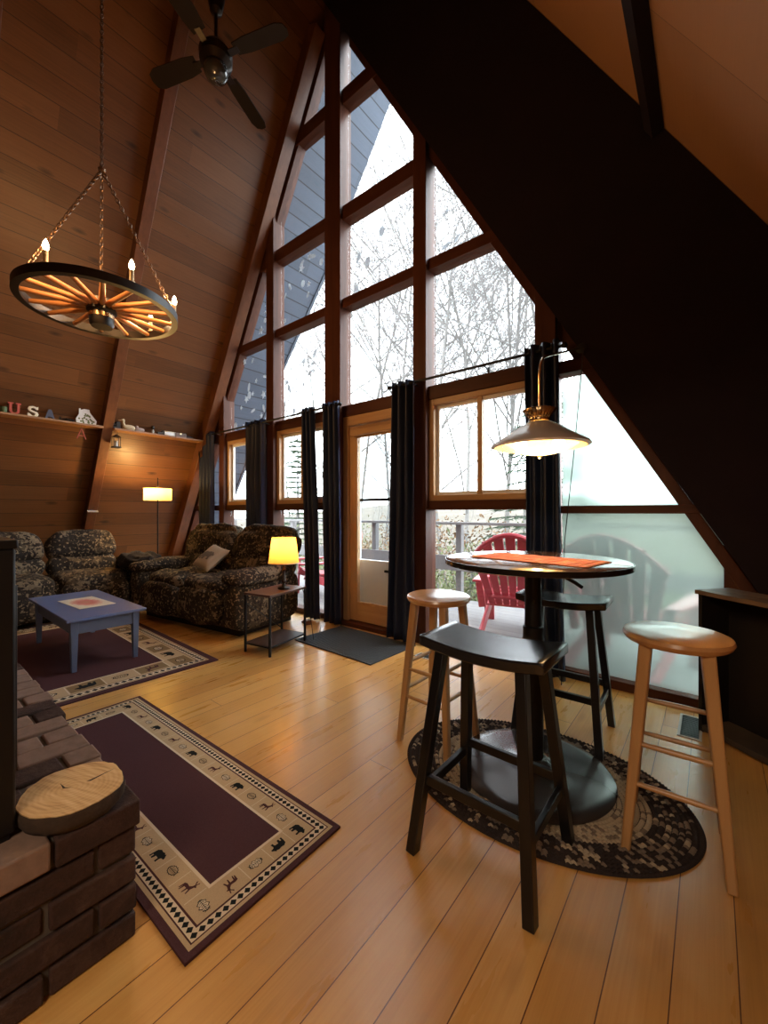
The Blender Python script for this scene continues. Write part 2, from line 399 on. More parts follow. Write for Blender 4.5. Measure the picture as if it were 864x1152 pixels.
for x0, x1 in bays[:2]+bays[3:]: hbar(x0, x1, 1.22, 1.30)
hbar(-.88, 0, 2.21, 2.30); hbar(-.88, .05, 1.19, 1.245); hbar(-6.95, -5.58, 1.22, 1.30)
for z0, z1 in ((3.40, 3.50), (4.35, 4.50), (5.60, 5.76)):
    for x0, x1 in bays:
        if Lx(z1) < x1-.1 and (-.11-(z1-1.29)/1.732) > x0+.1: hbar(x0, x1, z0, z1)
for x0, x1 in bays[:2]+bays[3:]: hbar(x0, x1, 0, .06)
hbar(-.88, .6, 0, .06); hbar(-7.05, -5.58, 0, .06)
# sloping trims under the left roof and beside the right glazing
def slopetrim(pts, y0, y1, mat='trim'):
    global k
    b = MB(); b.prism(pts, y0, y1, 'y'); struct(b.build('trim_%d' % k, M[mat], bevel=.003)); k += 1
gx = lambda z: CX-(TG-z)/SL+.04
slopetrim([(Lx(0), 0), (gx(0), 0), (gx(6.55), 6.55), (Lx(6.95), 6.95)], 3.12, 3.235)
slopetrim([(.635, 0), (.56, 0), (-.11-.075, 1.29), (-3.0, 1.29+1.732*(3.0-.185)), (-3.0, Gz(-3.0))], 3.115, 3.235)
# solid wood corner right of the fogged glass
slopetrim([(.06, 0), (.62, .02), (-.02, 1.19), (-.02, 1.15), (.06, 1.02)], 3.14, 3.235)
# left lower corner infill
slopetrim([(-7.1, 0), (-6.55, 0), (-6.55, .95), (-6.42, 1.22), (Lx(1.22), 1.22)], 3.13, 3.235)

# ---------- left rafters
def rafter(y0, y1, d=.13, z1=6.6, mat='rafter'):
    b = MB(); nx, nz = SL/2, -.5
    t = Vector((1, 0, SL)).normalized()
    P0 = Vector((Lx(0), 0, 0)); P1 = Vector((Lx(z1), 0, z1)); nn = Vector((SL, 0, -1)).normalized()*d
    poly = [(P0.x, P0.z), (P0.x+d*1.155, 0), (P1.x+nn.x, P1.z+nn.z), (P1.x, P1.z)]
    b.prism(poly, y0, y1, 'y'); return b
for y0, y1, d in ((-.75, -.64, .13), (.46, .57, .13), (1.70, 1.81, .13), (2.95, 3.09, .16)):
    struct(rafter(y0, y1, d).build('trim_%d' % k, M['rafter'], bevel=.004)); k += 1

# ---------- windows
def pane(poly, root, y=3.18, mat='glass', th=.006, name='pane'):
    b = MB(); b.prism(poly, y, y+th, 'y'); return b.build(name, M[mat], root)
def clip_poly(x0, x1, z0, z1):
    """rectangle cut by the left glass slope and the right glazing edge"""
    P = [(x0, z0), (x1, z0), (x1, z1), (x0, z1)]
    def cut(P, f):
        out = []
        for i in range(len(P)):
            a, c = P[i], P[(i+1) % len(P)]; fa, fc = f(a), f(c)
            if fa >= 0: out.append(a)
            if fa*fc < 0:
                t = fa/(fa-fc); out.append((a[0]+(c[0]-a[0])*t, a[1]+(c[1]-a[1])*t))
        return out
    P = cut(P, lambda p: TG+SL*(p[0]-CX)-p[1])
    P = cut(P, lambda p: Gz(p[0])-p[1]+.02)
    return P
def sticker(cx, cz, r, kind, rot):
    pts = []
    if kind == 0:   # five-lobed blossom or maple-like leaf
        for i in range(10):
            a = rot+i*math.pi/5; q = r*(1 if i % 2 == 0 else .5); pts.append((cx+q*math.cos(a), cz+q*math.sin(a)))
    elif kind == 1:  # slim leaf
        for i in range(10):
            a = i*2*math.pi/10; u, v = r*1.1*math.cos(a), r*.42*math.sin(a)
            pts.append((cx+u*math.cos(rot)-v*math.sin(rot), cz+u*math.sin(rot)+v*math.cos(rot)))
    else:
        for i in range(10):
            a = i*2*math.pi/10; pts.append((cx+r*.75*math.cos(a), cz+r*math.sin(a)))
    return pts
wn = [1]
def window(polys, stickers=0, y=3.18, mat='glass'):
    r = sroot('window_%d' % wn[0]); wn[0] += 1
    for P in polys:
        if len(P) < 3: continue
        pane(P, r, y, mat)
        xs = [p[0] for p in P]; zs = [p[1] for p in P]; made = 0; tries = 0
        while made < stickers and tries < 400:
            tries += 1; x = random.uniform(min(xs)+.06, max(xs)-.06); z = random.uniform(min(zs)+.06, max(zs)-.06)
            if z > TG-.1+SL*(x-CX) or z > Gz(x)-.1: continue
            b = MB(); b.prism(sticker(x, z, random.uniform(.03, .058), random.choice((0, 0, 1, 1, 2)), random.uniform(0, 3)), y-.003, y-.001, 'y')
            b.build('leaf_sticker', M['decal'], r); made += 1
    return r
lev = [(2.34, 3.40), (3.50, 4.35), (4.50, 5.60), (5.76, 6.5)]
for bi, (x0, x1) in enumerate(bays):
    for li, (z0, z1) in enumerate(lev):
        P = clip_poly(x0+.02, x1-.02, z0, z1)
        if len(P) < 3 or max(p[1] for p in P)-min(p[1] for p in P) < .12: continue
        if Lx(z0)+.1 > x1: continue
        ns = {(0,0): 17, (0,1): 7, (1,1): 12, (1,0): 9, (2,1): 4, (3,1): 3}.get((bi, li), 0)
        window([P], ns)
window([clip_poly(-.88, 0, 2.30, 2.7)])
for bi in (0, 1, 3):
    x0, x1 = bays[bi]; window([[(x0+.01, .06), (x1-.01, .06), (x1-.01, 1.22), (x0+.01, 1.22)]])
window([[(-6.2, 1.30), (-5.59, 1.30), (-5.59, 2.20), (-5.85, 2.2)]]); window([[(-6.54, .1), (-5.59, .1), (-5.59, 1.22), (-6.42, 1.22), (-6.54, .95)]])
window([[(-.86, 1.245), (-.13, 1.245), (-.66, 2.19), (-.86, 2.19)]], mat='frost')
window([[(-.86, .06), (.06, .06), (.06, 1.02), (-.03, 1.19), (-.86, 1.19)]], mat='frost')
# sliding sash windows in light oak
for bi in (0, 1, 3):
    x0, x1 = bays[bi]; r = sroot('window_%d' % wn[0]); wn[0] += 1
    b = MB(); y0, y1 = 3.125, 3.22
    b.span((x0, y0, 1.30), (x0+.05, y1, 2.22)); b.span((x1-.05, y0, 1.30), (x1, y1, 2.22)); b.build('frame', M['oakframe'], r, bevel=.004)
    b = MB(); b.span((x0+.05, y0, 1.30), (x1-.05, y1, 1.35)); b.span((x0+.05, y0, 2.17), (x1-.05, y1, 2.22)); b.build('frame', M['oakframex'], r, bevel=.004)
    xm = (x0+x1)/2+.01
    for a, c, yy in ((x0+.05, xm+.02, 3.19), (xm-.02, x1-.05, 3.165)):
        b = MB(); w = .032
        b.span((a, yy-.015, 1.35), (a+w, yy+.015, 2.17)); b.span((c-w, yy-.015, 1.35), (c, yy+.015, 2.17))
        b.span((a+w, yy-.015, 1.35), (c-w, yy+.015, 1.35+w)); b.span((a+w, yy-.015, 2.17-w), (c-w, yy+.015, 2.17))
        b.build('sash', M['white'], r, bevel=.002)
        pane([(a+w, 1.35+w), (c-w, 1.35+w), (c-w, 2.17-w), (a+w, 2.17-w)], r, yy, 'glass', .004)
    b = MB(); b.span((xm-.025, 3.135, 1.35), (xm+.02, 3.16, 2.17)); b.build('mullion', M['oakframe'], r, bevel=.003)

# ---------- door
d = sroot('door_1')
b = MB(); b.span((-3.09, 3.12, 0), (-3.02, 3.24, 2.22)); b.span((-2.21, 3.12, 0), (-2.14, 3.24, 2.22)); b.build('door_frame', M['oakframe'], d, bevel=.004)
b = MB(); b.span((-3.02, 3.12, 2.12), (-2.21, 3.24, 2.22)); b.build('door_frame', M['oakframex'], d, bevel=.004)
b = MB(); y0, y1 = 3.15, 3.195
b.span((-3.02, y0, .05), (-2.91, y1, 2.11)); b.span((-2.32, y0, .05), (-2.21, y1, 2.11)); b.build('door_leaf', M['oakframe'], d, bevel=.004)
b = MB(); b.span((-2.91, y0, .05), (-2.32, y1, .25)); b.span((-2.91, y0, 1.99), (-2.32, y1, 2.11)); b.build('door_leaf', M['oakframex'], d, bevel=.004)
b = MB(); 
for a, c in (((-2.935, 3.143, .235), (-2.905, 3.15, 2.0)), ((-2.325, 3.143, .235), (-2.295, 3.15, 2.0)), ((-2.905, 3.143, .225), (-2.325, 3.15, .255)), ((-2.905, 3.143, 1.98), (-2.325, 3.15, 2.0))): b.span(a, c)
b.build('glazing_bead', M['oakframe'], d, bevel=.002)
pane([(-2.91, .25), (-2.32, .25), (-2.32, 1.99), (-2.91, 1.99)], d, 3.17, 'glass', .005)
b = MB(); b.span((-2.96, 3.085, 2.0), (-2.26, 3.145, 2.06)); b.build('blind_headrail', M['oakframex'], d, bevel=.004)
b = MB(); b.span((-3.09, 3.06, 0), (-2.14, 3.24, .045)); b.build('threshold', M['trimx'], d, bevel=.004)
b = MB(); b.tube([(-2.36, 3.14, 1.0), (-2.36, 3.09, 1.0), (-2.26, 3.085, 1.0)], .011, 8); b.lathe([(.001, 0), (.026, 0), (.026, .008), (.001, .008)], 16, M=Matrix.Translation((-2.36, 3.14, 1.0)) @ Matrix.Rotation(rad(90), 4, 'X')); b.build('door_handle', M['bronze'], d)
# storm door outside
d2 = sroot('door_2'); y0, y1 = 3.27, 3.30
b = MB(); b.span((-3.06, y0, .02), (-2.99, y1, 2.12)); b.span((-2.24, y0, .02), (-2.17, y1, 2.12)); b.span((-2.99, y0, 2.02), (-2.24, y1, 2.12)); b.span((-2.99, y0, .02), (-2.24, y1, .66)); b.span((-2.99, y0, .66), (-2.24, y1+.01, .685))
b.build('storm_frame', M['white'], d2, bevel=.003)
b = MB(); b.span((-2.99, y0, 1.315), (-2.24, y1, 1.345)); b.build('meeting_rail', M['black'], d2, bevel=.002)
pane([(-2.99, .685), (-2.24, .685), (-2.24, 2.02), (-2.99, 2.02)], d2, 3.283, 'glass', .004)
b = MB(); b.span((-2.62, y0-.03, .575), (-2.50, y0-.01, .60)); b.span((-2.54, y0-.03, .55), (-2.51, y0, .62)); b.build('latch', M['black'], d2, bevel=.003)

# ================================================================= OUTSIDE
b = MB(); b.span((-10, 3.26, -.20), (4.5, 5.5, -.12)); b.box((-2.7, 5.45, -.3), (14.4, .06, .3)); struct(b.build('deck', M['deck']))
r = thing('deck_railing', 'weathered grey deck railing beyond the windows', 'railing', (0, 5.4, -.12))
for a, nm, z0, z1, dd in ((0, 'top_rail', 1.13, 1.17, .10), (1, 'lower_board', .44, .66, .04)):
    b = MB(); b.span((-10, -dd/2, z0), (4.5, dd/2, z1)); b.build(nm, M['deck'], r, bevel=.004)
for x in (-9.2, -6.9, -4.62, -2.95, .2, 2.4):
    b = MB(); b.span((x-.045, -.045+.07, 0), (x+.045, .045+.07, 1.13)); b.build('post', M['deck'], r, bevel=.004)
# roof overhang (prow) outside the left slope
b = MB(); nn = Vector((-SL, 0, 1)).normalized()*.12
E0 = [(Lx(.2), 3.27, .2), (Lx(.2), 3.62, .2), (Lx(1.5), 3.80, 1.5), (Lx(3.4), 3.95, 3.4), (Lx(5.0), 4.19, 5.0), (AX-.4, 4.36, Lz(AX-.4)), (AX-.4, 3.27, Lz(AX-.4))]
p = [Vector(q) for q in E0]; m_ = len(p)
b.add(p+[q+nn for q in p], [tuple(range(m_)), tuple(range(m_, 2*m_))[::-1]]+[(i, i+m_, (i+1) % m_+m_, (i+1) % m_) for i in range(m_)])
struct(b.build('roof_overhang', M['overhang']))
b = MB()
for i in range(1, 4): b.beam(p[i]+nn*.5+Vector((0, .02, 0)), p[i+1]+nn*.5+Vector((0, .02, 0)), .04, .16, up=(-SL, 0, 1))
struct(b.build('roof_fascia', plain('blue_grey_fascia', (.06,.075,.10), .7)))
# terrain
b = MB(); nx, ny = 40, 40; vs = []
for j in range(ny+1):
    for i in range(nx+1):
        x = -90+150*i/nx; y = 3.4+(j/ny)**1.7*110
        z = -1.7-.10*min(y, 14)+max(0, y-22)*.075+.5*noise.noise((x*.12, y*.12, 0))
        vs.append((x, y, z))
fs = [(j*(nx+1)+i, j*(nx+1)+i+1, (j+1)*(nx+1)+i+1, (j+1)*(nx+1)+i) for j in range(ny) for i in range(nx)]
b.add(vs, fs); struct(b.build('ground', M['ground']))

def grow(mb, p, dr, L, r, depth, rng, tw):
    n = 4 if depth > 1 else 3; pts = [p.copy()]; d = dr.normalized(); rs = [r]
    for i in range(n):
        d = (d+Vector((rng.uniform(-1, 1), rng.uniform(-1, 1), rng.uniform(-.7, 1)))*(.13 if depth > 3 else .24)).normalized()
        pts.append(pts[-1]+d*L/n); rs.append(r*(1-.62*(i+1)/n))
    mb.tube(pts, rs, 5 if depth > 3 else 3, cap=False)
    if depth <= 0: return
    kids = {5: 11, 4: 6, 3: 5, 2: 4, 1: 3}[depth]
    for c in range(kids):
        t = rng.uniform(.25, 1) if depth < 5 else rng.uniform(.28, 1)
        f = t*n; i = min(int(f), n-1); q = pts[i].lerp(pts[i+1], f-i)
        a = rng.uniform(0, 2*math.pi); ax = d.orthogonal().normalized(); ax.rotate(Matrix.Rotation(a, 3, d))
        nd = (d*rng.uniform(.5, .9)+ax*rng.uniform(.6, 1.0)).normalized(); nd.z += .12
        grow(tw if depth <= 4 else mb, q, nd, L*rng.uniform(.42, .62), max(.0050, r*.42*(1.15-.4*t)), depth-1, rng, tw)
def make_tree(seed, H, label):
    rng = random.Random(seed); r = thing('bare_tree', label, 'tree')
    tr, tw = MB(), MB(); grow(tr, Vector((0, 0, 0)), Vector((rng.uniform(-.1, .1), 0, 1)), H, H*.0062, 5, rng, tw)
    tr.build('trunk', M['tree'], r); tw.build('branches', M['twig'], r); return r
ta = make_tree(3, 12, 'bare grey tree nearest the deck, forked trunk behind the upper right panes')
tb = make_tree(8, 13.5, 'bare tree with fine twigs behind the glazed door')
tc = make_tree(21, 12.5, 'slim bare tree behind the pane left of the door')
def put_tree(o, px, Y, z=-2.6, rz=0, sc=1, label=None, first=False):
    u = (px-432)/455; F = (-math.sin(YAW), math.cos(YAW)); R = (math.cos(YAW), math.sin(YAW))
    qx, qy = F[0]+u*R[0], F[1]+u*R[1]; t = Y/qy
    loc = (qx*t, Y, z)
    if first: o.location = loc; o.rotation_euler = (0, 0, rad(rz)); o.scale = (sc,)*3; return o
    return dup(o, loc, rz, label, sc)
put_tree(ta, 592, 8.5, -2.3, 40, 1.0, first=True); put_tree(tb, 428, 9.5, -2.6, 120, 1.05, first=True); put_tree(tc, 352, 8.5, -2.6, 10, 1.05, first=True)
spots = [(ta,520,11,200,1.15), (tb,560,14,60,1.2), (tc,475,12.5,300,1.25), (ta,405,15,90,1.3), (tb,375,12,220,1.1), (tc,440,17,150,1.5), (ta,330,11,20,1.0), (tb,500,18,250,1.4), (tc,640,13,70,1.2), (tb,310,14,310,1.2), (ta,450,20,170,1.5), (tc,570,19,190,1.5)]
TL = ['bare tree among others behind the tall upper right pane', 'bare tree further back behind the right hand panes', 'bare tree seen just left of the right post', 'distant bare tree behind the centre post',
      'bare tree seen left of the centre post', 'tall distant bare tree behind the middle panes', 'bare tree at the far left behind the curtains', 'far bare tree between right post and middle panes',
      'bare tree behind the fogged glass', 'far bare tree beyond the left sliding window', 'farthest bare tree behind the door', 'far bare tree behind the right sliding window']
for (o, px, Y, rz, sc), lb in zip(spots, TL):
    q = put_tree(o, px, Y, -2.9, rz, sc, lb); q['group'] = 'bare trees beyond the deck'
for q in (ta, tb, tc): q['group'] = 'bare trees beyond the deck'

for o in list(COL.objects):
    if o.get('category') == 'tree' and o.type == 'EMPTY':
        bpy.context.view_layer.update(); my = 9
        for c in COL.objects:
            if c.parent == o: my = min(my, min((c.matrix_world @ v.co).y for v in c.data.vertices))
        if my < 4.6: o.location.x *= (o.location.y+4.6-my)/o.location.y; o.location.y += 4.6-my
def make_spruce(label):
    r = thing('spruce_tree', label, 'tree'); rng = random.Random(5); tr, nd = MB(), MB(); H = 6.5
    tr.tube([(0, 0, 0), (0, 0, H)], [.10, .01], 7)
    z = .8
    while z < H-.15:
        L = (H-z)*.30+.12
        for c in range(6):
            a = rng.uniform(0, 6.28); d = Vector((math.cos(a), math.sin(a), .12)); tip = Vector((0, 0, z))
            pts = [tip.copy()]
            for i in range(5): tip = tip+d*L/5; d.z -= .07; pts.append(tip.copy())
            tr.tube(pts, [.012, .01, .008, .006, .004, .002], 3, cap=False)
            for i in range(1, 6):
                for s_ in range(7):
                    q = pts[i-1].lerp(pts[i], rng.random()); side = Vector((-d.y, d.x, 0)).normalized()*rng.choice((-1, 1))
                    e = q+(side*rng.uniform(.4, 1)+d*.7+Vector((0, 0, rng.uniform(-.35, .1)))).normalized()*rng.uniform(.08, .2)
                    w = Vector((0, 0, .013)); w2 = (e-q).cross(w).normalized()*.013
                    nd.add([q-w, e, q+w, q-w2, e, q+w2], [(0, 1, 2), (3, 4, 5)])
        z += .17
    tr.build('trunk', M['twig'], r); nd.build('needles', M['needle'], r); return r
sp = make_spruce('green spruce with drooping boughs behind the right sliding window'); put_tree(sp, 612, 7.6, -2.6, 0, 1.0, first=True)
q = put_tree(sp, 335, 9.0, -2.9, 80, 1.05, 'green spruce behind the left sliding window'); q['group'] = sp['group'] = 'spruces beyond the deck'
q = put_tree(sp, 655, 10, -2.9, 150, .95, 'green spruce behind the small pane over the fogged glass'); q['group'] = 'spruces beyond the deck'
def make_shrub(seed, mat, label, n=2600):
    rng = random.Random(seed); r = thing('shrub', label, 'shrub'); f, st = MB(), MB()
    for i in range(26):
        a = rng.uniform(0, 6.28); e = Vector((math.cos(a)*rng.uniform(.1, 1), math.sin(a)*rng.uniform(.1, 1), rng.uniform(1.2, 2.3)))
        st.tube([(0, 0, 0), e*.5+Vector((0, 0, .2)), e], [.02, .012, .004], 3, cap=False)
        for j in range(n//26):
            q = e*rng.uniform(.35, 1.05)+Vector([rng.gauss(0, .17) for _ in range(3)])
            s_ = rng.uniform(.015, .034); u = Vector([rng.gauss(0, 1) for _ in range(3)]).normalized(); v = u.orthogonal().normalized()
            f.add([q-u*s_*1.5, q-v*s_*.6, q+u*s_*1.5, q+v*s_*.6], [(0, 1, 2, 3)])
    st.build('stems', M['twig'], r); f.build('foliage', mat, r); return r
s1 = make_shrub(2, M['leafy'], 'yellow green shrub behind the red chair on the deck'); put_tree(s1, 520, 7.0, -2.0, 0, 1.15, first=True)
s2 = make_shrub(9, M['dryleaf'], 'orange brown brush seen through the door glass'); put_tree(s2, 425, 9.0, -2.4, 0, 1.25, first=True)
SH = [(s1,575,7.6,-2.1,1.2,'green shrub to the right behind the red chair'), (s1,490,8.2,-2.4,1.2,'pale shrub at the right post beyond the railing'), (s2,545,10,-2.6,1.5,'brown brush further back behind the red chair'),
      (s2,395,10,-2.6,1.3,'brown brush behind the dark curtain by the door'), (s1,350,8.0,-2.3,1.2,'green shrub left of the door beyond the railing'), (s1,310,8.6,-2.3,1.2,'green shrub behind the loveseat windows'),
      (s1,410,12.5,-2.7,1.5,'distant green shrub behind the door glass'), (s2,470,13,-2.8,1.6,'distant brown brush behind the right post'), (s1,640,8,-2.2,1.2,'green shrub behind the fogged glass'), (s2,270,9,-2.4,1.3,'brown brush beyond the leftmost window'),
      (s1,720,7.5,-2.2,1.3,'large green shrub right of the fogged chair'), (s1,600,11.5,-2.6,1.5,'distant green shrub behind the dark curtain on the right'), (s1,800,7,-2.2,1.3,'rightmost green shrub beyond the fogged glass')]
for o, px, Y, z, sc, lb in SH: put_tree(o, px, Y, z, px, sc, lb)
for o in COL.objects:
    if o.get('category') == 'shrub': o['group'] = 'brush beyond the railing'

# red plastic deck chairs
def make_adk(label):
    r = thing('deck_chair', label, 'chair', group='red slatted deck chairs')
    m = M['red']; n = 7
    # back: fan of slats, leaning toward -y; chair faces +y
    B0 = Vector((0, -.22, .30)); lean = Vector((0, -.36, .93)).normalized()
    for i in range(n):
        u = (i-(n-1)/2)/((n-1)/2); top = .78-.20*u*u
        p0 = B0+Vector((u*.20, 0, 0)); p1 = B0+Vector((u*.33, 0, 0))+lean*top
        b = MB(); b.beam(p0, p1, .062, .02, up=lean.cross(Vector((1, 0, 0))), w1=.092)
        b.build('back_slat', m, r, bevel=.008)
    for h_, w_ in ((.10, .46), (.36, .58)):
        q = B0+lean*h_+Vector((0, -.022, 0)); b = MB(); b.beam(q-Vector((w_/2, 0, 0)), q+Vector((w_/2, 0, 0)), .055, .025, up=lean); b.build('back_brace', m, r, bevel=.006)
    # rounded crown rim
    pts = []
    for i in range(15):
        u = -1+2*i/14; pts.append(B0+Vector((u*.37, -.02, 0))+lean*(.76-.25*u*u))
    b = MB(); b.tube(pts, .024, 8); b.build('back_rim', m, r)
    for i in range(6):
        y = -.20+i*.095; b = MB(); b.box((0, y, .30+i*.018), (.52, .08, .02)); b.build('seat_slat', m, r, bevel=.006)
    for s_ in (-1, 1):
        b = MB(); poly = []
        for i in range(9): a = math.pi*i/8; poly.append((s_*.35+.075*math.cos(a), .40+.075*math.sin(a)))
        poly += [(s_*.35-.075, .40)][:0]; poly += [(s_*.35-.045, -.28)]+[(s_*.35+.045, -.28)]
        b.prism(poly, .52, .545, 'z'); b.build('arm', m, r, bevel=.008)
        b = MB(); b.beam((s_*.34, .36, 0), (s_*.34, .34, .52), .11, .03, up=(0, 1, 0)); b.build('front_leg', m, r, bevel=.008)
        b = MB(); b.beam((s_*.28, .36, .36), (s_*.28, -.52, .02), .03, .11); b.build('rear_leg', m, r, bevel=.008)
        b = MB(); b.beam((s_*.33, -.26, .52), (s_*.30, -.24, .27), .07, .03, up=(0, 1, 0)); b.build('arm_support', m, r, bevel=.006)
    return r
c1 = make_adk('red slatted deck chair seen from behind under the bar table'); c1.location = (-1.68, 4.42, -.12); c1.rotation_euler = (0, 0, rad(14)); c1.scale = (1.08,)*3
dup(c1, (-.54, 4.0, -.12), -12, 'red slatted deck chair blurred behind the fogged glass', 1.12)
dup(c1, (-4.75, 4.4, -.12), 150, 'red slatted deck chair behind the loveseat and table lamp', 1.05)

# ================================================================= FURNITURE
# ---------- rugs
BEAR = [(-.9,-.1),(-.85,.25),(-.5,.48),(-.1,.42),(.25,.5),(.5,.38),(.62,.5),(.72,.34),(.98,.12),(.95,-.02),(.62,-.05),(.5,-.2),(.55,-.62),(.28,-.62),(.25,-.25),(-.2,-.22),(-.3,-.62),(-.55,-.62),(-.55,-.3),(-.72,-.3),(-.72,-.62),(-.95,-.62)]
DEER = [(-.7,.1),(-.4,.2),(.1,.15),(.35,.35),(.42,.55),(.2,.8),(.28,.95),(.42,.7),(.5,.62),(.62,.95),(.7,.85),(.6,.58),(.85,.42),(.62,.35),(.5,.0),(.62,-.45),(.5,-.48),(.35,-.1),(.2,-.12),(.1,-.6),(0,-.6),(0,-.12),(-.35,-.12),(-.45,-.6),(-.55,-.6),(-.52,-.1),(-.65,-.5),(-.75,-.5)]
LEAF = [(math.cos(a)*.8, math.sin(a)*.42*(1+.25*math.cos(9*a))) for a in [i*2*math.pi/36 for i in range(36)]]
PINE = [(math.cos(a)*.75, math.sin(a)*.45*(1+.12*math.cos(14*a))) for a in [i*2*math.pi/42 for i in range(42)]]
def rug(name, label, x0, x1, y0, y1, bw, tiles, rz=0, panels=False, e=.03, dw=.034, g=.026):
    w, h = x1-x0, y1-y0; cx, cy = (x0+x1)/2, (y0+y1)/2
    b = MB(); z0 = .001; t = .009
    b.box((0, 0, z0+t/2), (w, h, t), 0)
    z = z0+t
    def rect(i0, mi, dz, i1=None):
        X, Y = w/2-i0, h/2-i0; b.add([(-X, -Y, z+dz), (X, -Y, z+dz), (X, Y, z+dz), (-X, Y, z+dz)], [(0, 1, 2, 3)], mi)
    rect(e, 1, .0006); rect(e+.012, 5, .0009); rect(e+.016, 2, .0012); 
    rect(e+.016+dw, 5, .0018); rect(e+.022+dw, 1, .0021); i2 = e+.024+dw
    rect(i2+bw, 2, .0024); rect(i2+bw+.01, 0, .0027)
    # diamonds
    def dia(x, y, s_): b.add([(x-s_, y, z+.0016), (x, y-s_, z+.0016), (x+s_, y, z+.0016), (x, y+s_, z+.0016)], [(0, 1, 2, 3)], 4)
    dm = e+.016+dw/2; ds = dw*.85; nX = int((w-2*dm)/ds); nY = int((h-2*dm)/ds)
    for i in range(nX+1):
        x = -(w/2-dm)+i*(w-2*dm)/nX
        for y in (-(h/2-dm), h/2-dm): dia(x, y, dw*.40)
    for i in range(1, nY):
        y = -(h/2-dm)+i*(h-2*dm)/nY
        for x in (-(w/2-dm), w/2-dm): dia(x, y, dw*.40)
    # motif tiles
    def tile(x, y, ang, kind, alt):
        c, s_ = math.cos(ang), math.sin(ang); q = bw*.46
        P = lambda u, v, dz: (x+(u*c-v*s_)*q, y+(u*s_+v*c)*q, z+dz)
        if panels and alt:
            b.add([P(-1.25, -.86, .0026), P(1.25, -.86, .0026), P(1.25, .86, .0026), P(-1.25, .86, .0026)], [(0, 1, 2, 3)], 3)
        for sx in (-1.32,): b.add([P(sx-.035, -1, .0026), P(sx+.035, -1, .0026), P(sx+.035, 1, .0026), P(sx-.035, 1, .0026)], [(0, 1, 2, 3)], 2)
        shp = [BEAR, PINE, DEER, LEAF][kind]; mi = 4 if kind == 0 else (5 if kind == 2 else 4)
        pts = [P(u*.85, v*.95, .0030) for u, v in shp]; b.add(pts, [tuple(range(len(pts)))], mi)
        if kind in (1, 3):
            pts = [P(u*.74, v*.78, .0033) for u, v in shp]; b.add(pts, [tuple(range(len(pts)))], 1 if kind == 1 else 2)
            for a in range(-3, 4):
                u = a*.19
                b.add([P(u-.03, 0, .0036), P(u+.03, 0, .0036), P(u+.17, .24, .0036), P(u+.11, .24, .0036)], [(0, 1, 2, 3)], 4)
                b.add([P(u-.03, 0, .0036), P(u+.03, 0, .0036), P(u+.17, -.24, .0036), P(u+.11, -.24, .0036)], [(3, 2, 1, 0)], 4)
            b.add([P(-.62, -.02, .0036), P(.62, -.02, .0036), P(.62, .02, .0036), P(-.62, .02, .0036)], [(0, 1, 2, 3)], 4)
    cxx, cyy = w/2-i2-bw/2, h/2-i2-bw/2; kk = 0
    nX = max(1, round((2*cxx)/(bw*1.28))); nY = max(1, round((2*cyy)/(bw*1.28)))
    for i in range(nX+1):
        tile(-cxx+i*2*cxx/nX, cyy, 0, (i) % 4, i % 2); tile(-cxx+i*2*cxx/nX, -cyy, math.pi*0, (i+3) % 4, i % 2)
    for i in range(1, nY):
        tile(cxx, -cyy+i*2*cyy/nY, -math.pi/2, (i+1) % 4, i % 2); tile(-cxx, -cyy+i*2*cyy/nY, math.pi/2, (i+2) % 4, i % 2)
    o = b.build(name, [M['rug_maroon'], M['rug_tan'], M['rug_light'], M['rug_olive'], M['rug_black'], M['rug_brown']], loc=(cx, cy, 0), rot=(0, 0, rad(rz)), ang=10)
    return tag(o, label, 'rug')
rug('runner_rug', 'maroon runner rug bordered with bears, deer and pinecones beside the brick hearth', -2.87, -1.085, .475, 1.065, .078, 0, rz=1.5, e=.020, dw=.028)
rug('area_rug', 'larger maroon wildlife border rug under the blue coffee table', -5.5, -3.11, .05, 1.72, .17, 0, rz=-1, panels=True, e=.05, dw=.05)

# ---------- braided oval rug
b = MB(); rng = random.Random(4); nr = 30; RX, RY = .612, .44; FO = RX-RY
def stad(a, f):          # point on the oval ring at fraction f
    return (FO*f+RY*f)*math.cos(a), RY*f*math.sin(a)
for k_ in range(1, nr+1):
    f0, f1 = (k_-.98)/nr, k_/nr; nch = max(10, int(2*math.pi*(RX+RY)/2*f1/.017))
    for j in range(nch):
        a0 = 2*math.pi*(j+.5*(k_ % 2))/nch; a1 = a0+2*math.pi*.96/nch; am = (a0+a1)/2
        f = f1
        if f > .76: mi = rng.choices((0, 1, 2), (.62, .28, .10))[0] if k_ < nr else 0
        elif f > .48: mi = rng.choices((2, 1), (.85, .15))[0]
        else: mi = rng.choices((0, 1), (.6, .4))[0]
        fa, fb = f0*.72+f1*.28, f0*.28+f1*.72
        vs = []
        for (aa, zz) in ((a0, .004), (am, .0105), (a1, .004)):
            for (ff, zk) in ((f0, 0), (fa, 1), (fb, 1), (f1, 0)):
                x, y = stad(aa, ff); vs.append((x, y, .004+(zz-.004)*zk+.004*zk))
        b.add(vs, [(0, 1, 5, 4), (1, 2, 6, 5), (2, 3, 7, 6), (4, 5, 9, 8), (5, 6, 10, 9), (6, 7, 11, 10)], mi)
b.lathe([(.001, .001), (1, .001), (1, .005), (.001, .005)], 64, sx=RX*.995, sy=RY*.995)
tag(b.build('braided_rug', [M['braid_dark'], M['braid_mid'], M['braid_light']], loc=(-.624, 1.843, 0), rot=(0, 0, rad(3)), ang=80), 'oval braided rug in dark brown and beige under the bar table', 'rug')

